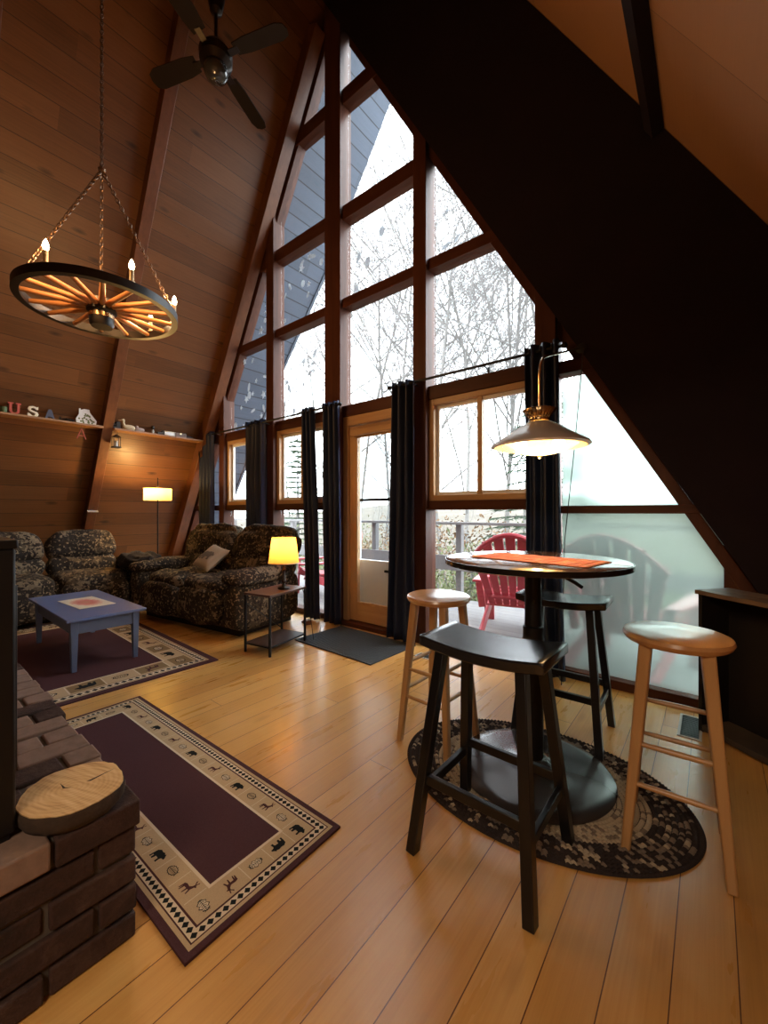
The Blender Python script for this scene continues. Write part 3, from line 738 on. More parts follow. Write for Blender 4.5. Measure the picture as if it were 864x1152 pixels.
# ---------- bar table
t = thing('bar_table', 'round pedestal bar table with dark edge standing on the braided rug', 'table', (-.638, 1.882, .014))
b = MB(); b.lathe([(.001, .942), (.388, .942), (.398, .949), (.398, .965), (.392, .970), (.001, .970)], 72)
M['tabletop'] = wood('table_top_laminate', (.10,.055,.045), (.17,.10,.085), 1, .12, spec=.6, coat=.5)
b.build('tabletop', [M['tabletop']], t, ang=50)
b = MB(); b.lathe([(.3975, .946), (.4005, .946), (.4005, .968), (.3975, .968)], 72, cap=False); b.build('edge_band', M['blackgloss'], t)
b = MB(); b.lathe([(.045, .04), (.045, .66), (.037, .665), (.037, .925), (.11, .93), (.11, .942)], 28); b.build('pole', M['black'], t)
b = MB(); b.lathe([(.335, 0), (.338, .006), (.33, .013), (.28, .022), (.16, .032), (.085, .042), (.06, .06), (.05, .065)], 72); b.build('base', plain('satin_dark_steel', (.06,.052,.05), .2, .4), t)
b = MB(); b.tube([(.03, .02, .935), (.08, .07, .905), (.13, .11, .875), (.17, .14, .845)], .005, 8); b.tube([(.11, .095, .888), (.15, .125, .860), (.175, .145, .838)], .009, 8); b.build('height_lever', M['black'], t)
# placemat runner
def mat_runner():
    t_ = NT('autumn_runner_cloth'); v = t_.obj(); x, y, z = t_.xyz(v)
    f = t_.noise(t_.vec(t_.m('MULTIPLY', x, 6), t_.m('MULTIPLY', y, 22), 0), 1.5, 4)
    t_.l(t_.ramp(f, [(.3, (.70,.36,.13)), (.42, (.58,.14,.07)), (.55, (.62,.18,.10)), (.66, (.74,.48,.22))]), t_.b.inputs['Base Color']); t_.b.inputs['Roughness'].default_value = .8; return t_.mat
b = MB(); N = 14
for i in range(N):
    for j in range(6):
        def P(i, j):
            u, v = i/N-.5, j/6-.5; zz = .0035+.003*noise.noise((u*9, v*6, 1)); sag = 0
            return (u*.54, v*.27, zz)
        b.add([P(i, j), P(i+1, j), P(i+1, j+1), P(i, j+1)], [(0, 1, 2, 3)])
o = b.build('table_runner', mat_runner(), loc=(-.615, 1.86, .985), rot=(0, 0, rad(-8))); s_ = o.modifiers.new('s', 'SOLIDIFY'); s_.thickness = .003
tag(o, 'folded orange and red cloth runner lying on the bar table', 'runner')

# ---------- stools
def make_oak(label):
    r = thing('bar_stool', label, 'stool', group='round oak bar stools'); H = .762
    b = MB(); b.lathe([(.001, H-.034), (.155, H-.034), (.162, H-.028), (.168, H-.016), (.164, H-.004), (.155, H), (.05, H-.002), (.001, H-.002)], 48); b.build('seat', M['oakseat'], r)
    f0, f1 = .145, .088
    def leg(sx, sy, z): q = f0+(f1-f0)*z/(H-.03); return Vector((sx*q, sy*q, z))
    for sx in (-1, 1):
        for sy in (-1, 1):
            b = MB(); b.beam(leg(sx, sy, 0), leg(sx, sy, H-.03), .030, .030, up=(0, 1, 0), w1=.040, d1=.036); b.build('leg', M['oak'], r, bevel=.006)
    for (sa, sb), zs in ((((-1,-1), (1,-1)), (.235, .375)), (((-1,1), (1,1)), (.31, .45)), (((-1,-1), (-1,1)), (.27, .41)), (((1,-1), (1,1)), (.27, .41))):
        for z in zs:
            p0, p1 = leg(*sa, z), leg(*sb, z); mid = (p0+p1)/2
            b = MB(); b.tube([p0, p0.lerp(p1, .25), mid, p0.lerp(p1, .75), p1], [.0075, .0095, .0105, .0095, .0075], 10); b.build('rung', M['oak'], r)
    return r
s = make_oak('round oak bar stool beside the dark cupboard at the right'); s.location = (-.10, 1.815, .0); s.rotation_euler = (0, 0, rad(3))
dup(s, (-1.125, 1.85, 0), -2, 'round oak bar stool between the bar table and the door')
def make_saddle(label):
    r = thing('saddle_stool', label, 'stool', group='black saddle bar stools'); H = .748
    b = MB(); N = 16; L, Wd, th = .452, .262, .038
    for i in range(N):
        def ring(i):
            u = i/N*2-1; z = H-.022*(1-u*u); x = u*L/2
            return [(x, -Wd/2, z-th), (x, Wd/2, z-th), (x, Wd/2, z), (x, -Wd/2, z)]
        a, c = ring(i), ring(i+1)
        b.add(a+c, [(0, 1, 5, 4), (1, 2, 6, 5), (2, 3, 7, 6), (3, 0, 4, 7)])
    b.add([(-L/2, -Wd/2, H-th), (-L/2, Wd/2, H-th), (-L/2, Wd/2, H), (-L/2, -Wd/2, H)], [(3, 2, 1, 0)]); b.add([(L/2, -Wd/2, H-th), (L/2, Wd/2, H-th), (L/2, Wd/2, H), (L/2, -Wd/2, H)], [(0, 1, 2, 3)])
    o = b.build('seat', M['black_wood'], r, ang=30)
    w = o.modifiers.new('w', 'WELD'); w.merge_threshold = .0005; bv = o.modifiers.new('b', 'BEVEL'); bv.width = .006; bv.segments = 2; bv.angle_limit = rad(40)
    def leg(sx, sy, z): u = z/(H-th); return Vector((sx*(.208-.062*u), sy*(.195-.10*u), z))
    for sx in (-1, 1):
        for sy in (-1, 1):
            b = MB(); b.beam(leg(sx, sy, 0), leg(sx, sy, H-th-.003), .036, .040, up=(0, 1, 0)); b.build('leg', M['blackleg'], r, bevel=.003)
    for sa, sb, z in (((-1,-1), (1,-1), .255), ((-1,1), (1,1), .245), ((-1,-1), (-1,1), .205), ((1,-1), (1,1), .205)):
        b = MB(); b.beam(leg(*sa, z), leg(*sb, z), .020, .034); b.build('stretcher', M['blackleg'], r, bevel=.003)
    return r
s = make_saddle('black saddle seat bar stool in the foreground'); s.location = (-.612, 1.37, .0); s.rotation_euler = (0, 0, rad(-.5))
dup(s, (-.635, 2.37, 0), 2, 'black saddle seat bar stool behind the bar table by the fogged glass')

# ---------- dark open cupboard at the right
r = thing('open_cupboard', 'dark open fronted cupboard with rough wood top at the right edge', 'cupboard', (-.055, 2.815, 0), -38)
Wc, Dc, Hc = 1.15, .20, .75
for nm, a, c in (('side_panel', (0, 0, 0), (.02, Dc, Hc)), ('side_panel', (Wc-.02, 0, 0), (Wc, Dc, Hc)), ('back_panel', (.02, Dc-.015, 0), (Wc-.02, Dc, Hc)), ('bottom_panel', (.02, 0, .01), (Wc-.02, Dc-.015, .04))):
    b = MB(); b.span(a, c); b.build(nm, M['cupboard'] if nm != 'bottom_panel' else plain('cupboard_floor', (.05,.035,.028), .7, var=.4), r, bevel=.002)
b = MB(); N = 40
for i in range(N):
    def ed(i): return -.012+.006*noise.noise((i*.35, 0, 0)), Hc, Hc+.022+.003*noise.noise((i*.5, 5, 0))
    x0, x1 = -.01+i*(Wc+.02)/N, -.01+(i+1)*(Wc+.02)/N; (ya, z0, za), (yb, _, zb) = ed(i), ed(i+1)
    b.add([(x0, ya, z0), (x1, yb, z0), (x1, yb, zb), (x0, ya, za), (x0, Dc+.02, z0), (x1, Dc+.02, z0), (x1, Dc+.02, zb), (x0, Dc+.02, za)], [(0, 1, 2, 3), (3, 2, 6, 7), (4, 7, 6, 5), (0, 4, 5, 1)])
b.add([(-.01, -.012, Hc), (-.01, Dc+.02, Hc), (-.01, Dc+.02, Hc+.022), (-.01, -.012, Hc+.022)], [(3, 2, 1, 0)])
b.build('rough_top', wood('rough_dark_plank', (.05,.028,.018), (.16,.10,.065), 0, .55), r)

# ---------- floor vents
def vent(label, x, y, w, l):
    r = thing('floor_vent', label, 'vent', (x, y, 0), group='floor heating vents')
    b = MB(); b.span((-w/2, -l/2, 0), (-w/2+.012, l/2, .005)); b.span((w/2-.012, -l/2, 0), (w/2, l/2, .005)); b.span((-w/2+.012, -l/2, 0), (w/2-.012, -l/2+.012, .005)); b.span((-w/2+.012, l/2-.012, 0), (w/2-.012, l/2, .005)); b.build('frame', plain('vent_frame', (.5,.48,.45), .5), r)
    b = MB(); b.span((-w/2+.012, -l/2+.012, .0005), (w/2-.012, l/2-.012, .0015))
    b.build('duct', M['black'], r)
    for i in range(1, 14):
        b2 = MB(); yy = -l/2+i*l/14; b2.span((-w/2+.014, yy-.003, .0015), (w/2-.014, yy+.003, .004)); b2.build('louvre', M['black'], r)
vent('black floor vent by the cupboard', -.09, 2.83, .105, .30)
vent('black floor vent in front of the window left of the dark stools', -1.80, 2.83, .25, .10)

# ---------- door mat
b = MB(); b.box((0, 0, .006), (.96, .60, .010))
for i in range(30):
    b.box((-.45+i*.031, 0, .012), (.012, .55, .003))
o = b.build('door_mat', plain('charcoal_rubber_mat', (.028,.031,.034), .75, var=.3, vs=60, bump=.3), loc=(-2.54, 2.70, 0), rot=(0, 0, rad(-1.5)), bevel=.002)
tag(o, 'charcoal ribbed mat on the floor in front of the door', 'mat')

# ---------- curtains and rods
def curtain(label, xt0, xt1, xb0, xb1, zt=2.37, zb=.02, y=3.0, folds=3, seed=0):
    r = thing('curtain', label, 'curtain', ((xt0+xt1)/2, y, 0), group='navy curtain panels'); cx = (xt0+xt1)/2
    b = MB(); nu, nv = folds*12, 30
    def P(i, j):
        u, v = i/nu, j/nv; z = zt+(zb-zt)*v; a, c = xt0+(xb0-xt0)*v, xt1+(xb1-xt1)*v
        x = a+(c-a)*u; ph = u*folds*2*math.pi+seed; am = .030+.008*noise.noise((u*3, v*2, seed))
        return (x-cx+.010*math.sin(v*5+seed+u*3)*v, am*math.sin(ph)+.012*noise.noise((u*4, v*3, seed+7)), z)
    vs = [P(i, j) for j in range(nv+1) for i in range(nu+1)]
    b.add(vs, [(j*(nu+1)+i, j*(nu+1)+i+1, (j+1)*(nu+1)+i+1, (j+1)*(nu+1)+i) for j in range(nv) for i in range(nu)])
    o = b.build('fabric', M['navy'], r, ang=180); s_ = o.modifiers.new('s', 'SOLIDIFY'); s_.thickness = .003
    for i in range(folds):
        x = xt0-cx+(i+.5)*(xt1-xt0)/folds
        b = MB(); pts = [(x+.0, .024*math.cos(a), zt-.04+.024*math.sin(a)) for a in [q*2*math.pi/16 for q in range(16)]]
        b.tube(pts, .005, 6, closed=True); b.build('grommet', M['bronze'], r)
    return r
curtain('narrow navy curtain at the far left beside the sloping roof', -6.02, -5.62, -6.0, -5.62, zb=.9, folds=4, seed=1)
curtain('navy curtain behind the loveseat backrest', -4.76, -4.36, -4.74, -4.34, folds=4, seed=2)
curtain('thin navy curtain slanting toward the door mat', -3.61, -3.43, -3.55, -3.33, folds=3, seed=3)
curtain('navy curtain on the left side of the door', -3.26, -3.03, -3.24, -2.98, folds=3, seed=4)
curtain('navy curtain on the right side of the door', -2.31, -2.06, -2.37, -2.05, folds=3, seed=5, zt=2.40)
curtain('dark curtain hanging behind the pendant lamp', -1.08, -.84, -1.06, -.80, folds=3, seed=6, zt=2.42)
def rod(label, x0, x1, z, ys=3.0, br=()):
    r = thing('curtain_rod', label, 'rod', ((x0+x1)/2, ys, z), group='black curtain rods'); c = (x0+x1)/2
    b = MB(); b.tube([(x0-c, 0, 0), (x1-c, 0, 0)], .011, 10); b.build('pole', M['black'], r)
    for x in (x0, x1):
        b = MB(); b.lathe([(.001, -.022), (.016, -.016), (.022, 0), (.016, .016), (.001, .022)], 12, c=(x-c, 0, 0)); b.build('finial', M['black'], r)
    for x in br:
        b = MB(); b.tube([(x-c, 0, -.012), (x-c, .03, -.02), (x-c, .075, -.02)], .006, 6); b.box((x-c, .08, -.02), (.02, .008, .05)); b.build('bracket', M['black'], r)
rod('long black curtain rod left of the door', -6.06, -3.02, 2.33, br=(-5.5, -4.34, -3.2))
rod('black curtain rod right of the door under the upper window', -2.36, -.80, 2.37, br=(-2.08, -1.4, -.95))

# ---------- coffee table
r = thing('coffee_table', 'slate blue painted square legged coffee table on the larger rug', 'table', (-4.21, 1.09, .012)); H = .405
b = MB(); b.box((0, 0, H-.011), (1.22, .53, .022)); b.build('tabletop', M['blue'], r, bevel=.004)
b = MB(); b.span((-.55, -.22, H-.125), (.55, -.20, H-.022)); b.span((-.55, .20, H-.125), (.55, .22, H-.022)); b.span((-.55, -.20, H-.125), (-.53, .20, H-.022)); b.span((.53, -.20, H-.125), (.55, .20, H-.022)); b.build('apron', M['bluegrey'], r)
for sx in (-1, 1):
    for sy in (-1, 1): b = MB(); b.beam((sx*.535, sy*.205, 0), (sx*.535, sy*.205, H-.022), .032, .032, up=(0, 1, 0), w1=.052, d1=.052); b.build('leg', M['bluegrey'], r, bevel=.003)
def mat_paper():
    t_ = NT('floral_place_mat'); v = t_.obj(); x, y, z = t_.xyz(v)
    d_ = t_.m('SQRT', t_.m('ADD', t_.m('POWER', t_.m('MULTIPLY', x, 3.6), 2), t_.m('POWER', t_.m('MULTIPLY', y, 6.5), 2)))
    f = t_.m('ADD', d_, t_.m('MULTIPLY', t_.noise(v, 25, 4), .6))
    t_.l(t_.ramp(f, [(.3, (.55,.28,.16)), (.6, (.62,.16,.13)), (.85, (.70,.36,.26)), (1.0, (.75,.66,.5))]), t_.b.inputs['Base Color']); t_.b.inputs['Roughness'].default_value = .6; return t_.mat
b = MB(); b.box((0, 0, .002), (.50, .26, .003)); tag(b.build('place_mat', mat_paper(), loc=(-4.20, 1.10, .4175), rot=(0, 0, rad(4)), bevel=.001), 'pale place mat with red flower print on the coffee table', 'place mat')

# ---------- sofas
def tuftx(n, w, depth):
    return lambda p: -depth*(1-abs(math.sin((p.x/w+.5)*math.pi*n)))**4
def make_loveseat():
    r = thing('loveseat', 'camouflage patterned reclining loveseat below the curtained windows', 'sofa', (-4.36, 2.36, 0), 8)
    m = M['camo']; Wd = 1.9
    b = MB(); b.puff((0, .02, .24), (Wd-.12, .84, .36), 8, 16, .006, 6); b.build('base', m, r)
    for i, sx in enumerate((-1, 1)):
        b = MB(); b.puff((sx*.335, -.10, .44), (.66, .72, .22), 3.6, 18, .03, 7, seed=i, tuft=lambda p: -.02*max(0, math.cos(p.y*16))**6); b.build('seat_cushion', m, r)
        b = MB(); b.puff((sx*.335, -.43, .27), (.66, .16, .36), 3.2, 14, .02, 6, seed=i+4); b.build('footrest_panel', m, r)
        # backrest: three stacked puffs leaning back
        Mx = Matrix.Translation((sx*.465, .20, .46)) @ Matrix.Rotation(rad(-17), 4, 'X')
        def tf(p): return -.028*max(0, math.cos((p.z+.08)*19))**5-.018*max(0, math.cos(p.x*14))**8
        b = MB(); b.puff((0, .02, .28), (.96, .27, .67), 3.8, 28, .035, 8, M=Mx, seed=i+9, tuft=tf); b.build('backrest', m, r)
    for i, sx in enumerate((-1, 1)):
        b = MB(); b.puff((sx*.82, -.04, .32), (.22, .86, .52), 5, 14, .01, 5, seed=i+2); b.build('armrest', m, r)
        b = MB(); b.puff((sx*.82, -.10, .57), (.33, .80, .17), 2.8, 18, .018, 7, seed=i+6); b.build('arm_pad', m, r)
    b = MB(); b.box((0, .02, .035), (Wd-.3, .7, .06)); b.build('plinth', M['black'], r)
    return r
make_loveseat()
def make_sofa():
    r = thing('reclining_sofa', 'camouflage patterned sofa along the sloping board wall', 'sofa', (-5.82, .95, 0), 90)
    m = M['camo']
    # local: x along the sofa (+x = toward windows), -y = front (world +x)
    b = MB(); b.puff((-.05, .06, .26), (2.15, .72, .38), 8, 16, .006, 6); b.build('base', m, r)
    for i, x in enumerate((-.86, -.14, .58)):
        b = MB(); b.puff((x, -.10-(.05 if i == 1 else 0), .40), (.70, .66, .24), 3.8, 16, .022, 7, seed=i+20); b.build('seat_cushion', m, r)
        b = MB(); b.puff((x, -.36-(.05 if i == 1 else 0), .25), (.68, .15, .38), 3.4, 14, .02, 6, seed=i+30); b.build('footrest_panel', m, r)
        Mx = Matrix.Translation((x, .12, .44)) @ Matrix.Rotation(rad(-13), 4, 'X')
        def tf(p): return -.045*max(0, math.cos((p.z+.04)*14))**8
        b = MB(); b.puff((0, .0, .25), (.71, .25, .60), 3.6, 22, .025, 7, M=Mx, seed=i+40, tuft=tf); b.build('backrest', m, r)
    b = MB(); b.puff((1.06, -.02, .30), (.22, .80, .50), 5, 14, .01, 5); b.build('armrest', m, r)
    b = MB(); b.puff((1.06, -.04, .56), (.28, .78, .16), 2.8, 16, .016, 7); b.build('arm_pad', m, r)
    b = MB(); b.box((0, .05, .035), (2.0, .6, .06)); b.build('plinth', M['black'], r)
make_sofa()
# dark furry throw over the corner arm
b = MB(); b.puff((0, 0, 0), (.34, .56, .16), 2.6, 20, .05, 13, seed=77)
tag(b.build('throw_blanket', plain('dark_plush_throw', (.018,.013,.011), .95, var=.5, vs=60, bump=.8), loc=(-5.35, 1.93, .63), rot=(0, rad(6), rad(-78))), 'dark plush throw draped over the sofa arm in the corner', 'blanket')
# pillow
r = thing('throw_pillow', 'beige square pillow with a bear print leaning on the loveseat', 'pillow', (-4.38, 2.32, .535), 10)
Mx = Matrix.Translation((0, 0, .15)) @ Matrix.Rotation(rad(-48), 4, 'X') @ Matrix.Rotation(rad(14), 4, 'Y') @ Matrix.Scale(.88, 4)
b = MB(); n_ = 18; vs = []; 
for s_ in (-1, 1):
    for j in range(n_+1):
        for i in range(n_+1):
            u, v = 2*i/n_-1, 2*j/n_-1; e = (1-u**4)*(1-v**4); pin = 1-.06*(1-abs(u*v))*0
            k1 = 1-.07*(1-u*u); k2 = 1-.07*(1-v*v)
            vs.append((u*.19*(1-.06*(1-v*v)), s_*.065*math.sqrt(max(0, e)), v*.19*(1-.06*(1-u*u))))
q = (n_+1)**2
fs = [(j*(n_+1)+i, j*(n_+1)+i+1, (j+1)*(n_+1)+i+1, (j+1)*(n_+1)+i) for j in range(n_) for i in range(n_)]
b.add(vs[:q], fs, 0, Mx); b.add(vs[q:], [f[::-1] for f in fs], 0, Mx); b.build('cushion', M['pillow'], r, ang=180)
b = MB()
M2 = Mx @ Matrix.Rotation(rad(-10), 4, 'Y')
pts = [(u*.115, -.072, v*.115-.01) for u, v in BEAR]; b.add(pts, [tuple(range(len(pts)))], 0, M2); pts2 = [(x, -.066, z) for x, y, z in pts]; b.add(pts2, [tuple(range(len(pts)))], 0, M2); b.build('bear_print', M['pillow_dark'], r)

# ---------- side table, lamp
r = thing('side_table', 'narrow dark wood side table with black metal legs beside the loveseat', 'table', (-3.015, 2.20, 0), 11); H = .51; w2, l2 = .15, .235
b = MB(); b.box((0, 0, H-.009), (2*w2, 2*l2, .018)); b.build('tabletop', wood('dark_walnut', (.045,.022,.016), (.11,.055,.04), 1, .35), r, bevel=.002)
b = MB(); b.box((0, 0, .075), (2*w2-.03, 2*l2-.03, .014)); b.build('shelf', wood('dark_walnut_shelf', (.045,.022,.016), (.10,.05,.036), 1, .4), r, bevel=.002)
for sx in (-1, 1):
    for sy in (-1, 1): b = MB(); b.box((sx*(w2-.01), sy*(l2-.01), (H-.018)/2), (.017, .017, H-.018)); b.build('leg', M['black'], r, bevel=.001)
    b = MB(); b.beam((sx*(w2-.01), -l2+.02, .075), (sx*(w2-.01), l2-.02, .075), .012, .012); b.build('side_rail', M['black'], r)
for sy in (-1, 1): b = MB(); b.beam((-w2+.02, sy*(l2-.01), .075), (w2-.02, sy*(l2-.01), .075), .012, .012); b.build('end_rail', M['black'], r)
b = MB(); b.beam((-w2+.01, -l2+.02, .42), (-w2+.01, l2-.02, .10), .008, .008); b.build('cross_brace', M['black'], r)
def lampshade(prof, name, mat, parent, n=40):
    b = MB(); b.lathe(prof, n, cap=False); o = b.build(name, mat, parent, ang=60); return o
r = thing('table_lamp', 'table lamp with glowing amber shade on the side table', 'lamp', (-2.985, 2.26, .51))
b = MB(); b.lathe([(.05, 0), (.056, .008), (.05, .016), (.02, .024), (.014, .05), (.026, .07), (.014, .09), (.011, .16), (.022, .175), (.010, .19), (.008, .27)], 24); b.build('base', M['bronze'], r)
lampshade([(.135, .235), (.105, .46)], 'lamp_shade', M['shade'], r)
b = MB(); b.lathe([(.132, .236), (.137, .232), (.137, .24)], 40, cap=False); b.build('shade_trim', M['cream'], r)
b = MB(); b.tube([(-.107, 0, .44), (.107, 0, .44)], .002, 5); b.tube([(0, 0, .27), (0, 0, .44)], .002, 5); b.build('harp', M['bronze'], r)
b = MB(); b.lathe([(.001, .27), (.012, .28), (.027, .33), (.022, .36), (.001, .375)], 16); b.build('bulb', emit('lamp_bulb', (1, .66, .28), 8), r)
lamp('lamp_bulb_light', (0, 0, .40), 5, (1, .55, .18), .03, r)
# lamp cord
b = MB(); b.tube([(-2.90, 2.40, .5), (-2.88, 2.47, .3), (-2.86, 2.50, .02), (-2.92, 2.6, .006), (-3.05, 2.75, .006), (-3.2, 2.9, .006)], .003, 6); tag(b.build('lamp_cord', M['black']), 'thin dark lamp cord trailing behind the side table', 'cord')
# wedge by the curtains
b = MB(); b.prism([(0, 0), (.16, 0), (.16, .045), (.10, .05)], 0, .06, 'y'); tag(b.build('door_wedge', wood('brown_wedge', (.08,.035,.02), (.15,.07,.04), 0), loc=(-3.48, 2.86, .0), rot=(0, 0, rad(-20))), 'brown wooden wedge on the floor under the curtains', 'wedge')

# ---------- floor lamp in the corner
r = thing('floor_lamp', 'slim floor lamp with glowing rectangular yellow shade in the corner', 'lamp', (-5.72, 2.29, 0))
b = MB(); b.lathe([(.13, 0), (.135, .012), (.05, .025), (.012, .035)], 32); b.build('base', M['bronze'], r)
b = MB(); b.tube([(0, 0, .03), (0, 0, 1.36)], .009, 10); b.build('pole', M['bronze'], r)
b = MB(); N = 40; hw, hd, hz0, hz1 = .185, .13, 1.345, 1.52
lampshade([(.165, 1.355), (.165, 1.51)], 'lamp_shade', M['shade2'], r)
b = MB(); b.lathe([(.001, 1.535), (.014, 1.535), (.014, 1.55), (.005, 1.555), (.008, 1.60), (.004, 1.63), (.009, 1.645), (.001, 1.655)], 12); b.build('finial', M['bronze'], r)
b = MB(); b.tube([(-.165, 0, 1.50), (.165, 0, 1.50)], .0025, 5); b.tube([(0, 0, 1.36), (0, 0, 1.54)], .003, 5); b.build('harp', M['bronze'], r)
b = MB(); b.lathe([(.001, 1.38), (.012, 1.39), (.027, 1.43), (.022, 1.46), (.001, 1.475)], 16, c=(.03, 0, 0)); b.build('bulb', emit('floor_lamp_bulb', (1, .75, .4), 8), r)
lamp('floor_lamp_light', (.0, -.02, 1.485), 22, (1, .58, .2), .03, r)

# ---------- brick hearth
b = MB(); rng = random.Random(12); HZ = .39; X1, X0, Y1, Y0 = -1.265, -3.0, .455, -1.5
b.span((X0+.015, Y0, 0), (X1-.014, Y1-.014, HZ-.012), 2)
def brick(c, d, mi=None):
    q = [rng.uniform(-.003, .003) for _ in range(3)]
    a, e, f = d[0]/2, d[1]/2, d[2]/2
    vs = [(c[0]+q[0]+i*a*(1+rng.uniform(-.02, .02)), c[1]+j*e*(1+rng.uniform(-.01, .01)), c[2]+k2*f*(1+rng.uniform(-.05, .05))+q[2]*.6) for k2 in (-1, 1) for j in (-1, 1) for i in (-1, 1)]
    b.add(vs, [(0,2,3,1), (4,5,7,6), (0,1,5,4), (2,6,7,3), (0,4,6,2), (1,3,7,5)], mi if mi is not None else 0)
nc = 4; ch = (HZ-.075)/nc
for k2 in range(nc):            # running-bond courses of the two visible faces
    z = (k2+.5)*ch; y = Y1-.002; off = .10 if k2 % 2 else .205
    yy = Y1; first = True
    while yy > Y0:
        L = off if first else .205; first = False
        brick((X1-.05+rng.uniform(-.008, .006), yy-L/2, z), (.10, L-.012, ch-.012)); yy -= L
    xx = X1-.11; 
    while xx > X0: brick((xx-.10, Y1-.05+rng.uniform(-.005, .005), z), (.192, .10, ch-.012)); xx -= .205
ww = .108; i = 0; xx = X1+.012    # top rowlock rows, long side toward the window
while xx-ww > X0:
    w_ = ww if i else .115; yy = Y1+.008+(rng.uniform(-.012, .01)); yy0 = yy; first = True; 
    while yy > Y0:
        L = (.10 if i % 2 else .2) if first else .205; first = False
        brick((xx-w_/2, yy-L/2, HZ-.036), (w_-.010, L-.010, .072), rng.choice((0, 1, 1)) if i else rng.choice((0, 1))); yy -= L
    xx -= w_; i += 1
o = b.build('brick_hearth', [M['brick'], M['brick_pale'], M['mortar']], bevel=.006, ang=30); tag(o, 'raised old red brick hearth in the lower left corner', 'hearth')
# log slice
r = thing('log_slice', 'round sawn log slice lying on the corner of the brick hearth', 'log slice', (-1.36, .325, .392), 20)
N = 48; vs0, vs1 = [], []
def rr(i, e=0): a = 2*math.pi*i/N; return .115*(1+.06*noise.noise((math.cos(a)*1.3, math.sin(a)*1.3, 2)))*(1+.035*noise.noise((math.cos(a)*6, math.sin(a)*6, e)))
b = MB(); zt = .052
prof = [(.90, .002), (1.0, .02), (1.01, .04), (.985, zt)]
vs = [(f*rr(i, z*50)*math.cos(2*math.pi*i/N)*1.08, f*rr(i, z*50)*math.sin(2*math.pi*i/N), z) for f, z in prof for i in range(N)]
b.add(vs, [(a*N+i, a*N+(i+1) % N, (a+1)*N+(i+1) % N, (a+1)*N+i) for a in range(3) for i in range(N)]+[tuple(range(N))[::-1]]); b.build('bark', M['bark'], r, ang=60)
b = MB(); b.add([(p_[0]*.985, p_[1]*.985, zt+.001) for p_ in vs[3*N:]]+[(p_[0]*.985, p_[1]*.985, zt-.012) for p_ in vs[3*N:]], [tuple(range(N)), tuple(range(N, 2*N))[::-1]]+[(i, i+N, (i+1) % N+N, (i+1) % N) for i in range(N)]); b.build('sawn_face', M['log'], r)
b = MB(); b.add([(.01, .03, zt+.0016), (.03, .10, zt+.0016), (.02, .035, zt+.0016)], [(0, 1, 2)][::1]); b.add([(-.05, .0, zt+.0016), (-.02, -.012, zt+.0016), (.0, .0, zt+.0016), (-.02, -.006, zt+.0016)], [(0, 1, 2, 3)]); b.build('crack', M['bark'], r)
# black stove
r = thing('wood_stove', 'black wood stove standing on the hearth at the left edge', 'stove', (-1.335, .205, .39))
b = MB(); b.span((-.62, -.60, .02), (0, 0, .72)); b.build('body', M['black'], r, bevel=.006)
b = MB(); b.span((-.63, -.61, .72), (.004, .004, .742)); b.build('top_plate', M['black'], r, bevel=.004)
b = MB(); b.span((-.60, -.58, 0), (-.01, -.01, .02)); b.build('plinth', M['black'], r)
for cx_, cy_ in ((-.18, -.18), (-.44, -.18), (-.31, -.42)):
    b = MB(); b.lathe([(.001, .742), (.085, .742), (.085, .746), (.001, .746)], 32, c=(cx_, cy_, 0)); b.build('lid_plate', M['blackgloss'], r)
b = MB(); b.span((0, -.52, .12), (.002, -.08, .60)); b.build('side_panel', M['black'], r)
b = MB(); b.span((-.55, .0, .14), (-.07, .014, .62)); b.build('door', M['black'], r, bevel=.004)

# ---------- wagon wheel chandelier
HX, HY = -3.215, .930
r = thing('wagon_wheel_chandelier', 'wagon wheel chandelier with candle bulbs hanging on chains', 'chandelier', (HX, HY, 2.555)); RR = .46
b = MB(); b.lathe([(RR-.04, .006), (RR, .006), (RR, .058), (RR-.04, .058), (RR-.04, .006)], 96, cap=False); b.build('rim', M['rim'], r, ang=40)
b = MB(); b.lathe([(.001, -.10), (.062, -.10), (.072, -.08), (.072, -.012), (.088, 0), (.088, .07), (.06, .09), (.001, .095)], 32); b.build('hub', M['rim'], r)
b = MB(); b.lathe([(.0725, -.045), (.075, -.045), (.075, -.02), (.0725, -.02)], 32, cap=False); b.build('hub_band', M['brass'], r)
for i in range(16):
    a = 2*math.pi*i/16+.12; c, s_ = math.cos(a), math.sin(a); b = MB()
    prof = [(.08, .018), (.13, .020), (.22, .018), (.32, .0155), (.418, .0145)]
    Rm = Matrix.Rotation(a, 4, 'Z'); pts = [(q, 0, .03) for q, _ in prof]; b.tube(pts, [w for _, w in prof], 12)
    b.build('spoke', M['spoke'], r, rot=(0, 0, a))
for deg in (307, 4, 62, 118):
    a = rad(deg); c, s_ = math.cos(a)*(RR-.022), math.sin(a)*(RR-.022)
    b = MB(); b.lathe([(.018, .058), (.020, .064), (.012, .066), (.012, .135), (.006, .137)], 14, c=(c, s_, 0)); b.build('candle_sleeve', M['cream'], r)
    b = MB(); b.lathe([(.001, .136), (.012, .144), (.017, .160), (.012, .182), (.001, .205)], 12, c=(c, s_, 0)); b.build('flame_bulb', M['bulb'], r)
    lamp('candle_light', (c*1.0, s_*1.0, .215), 8, (1, .52, .2), .02, r)
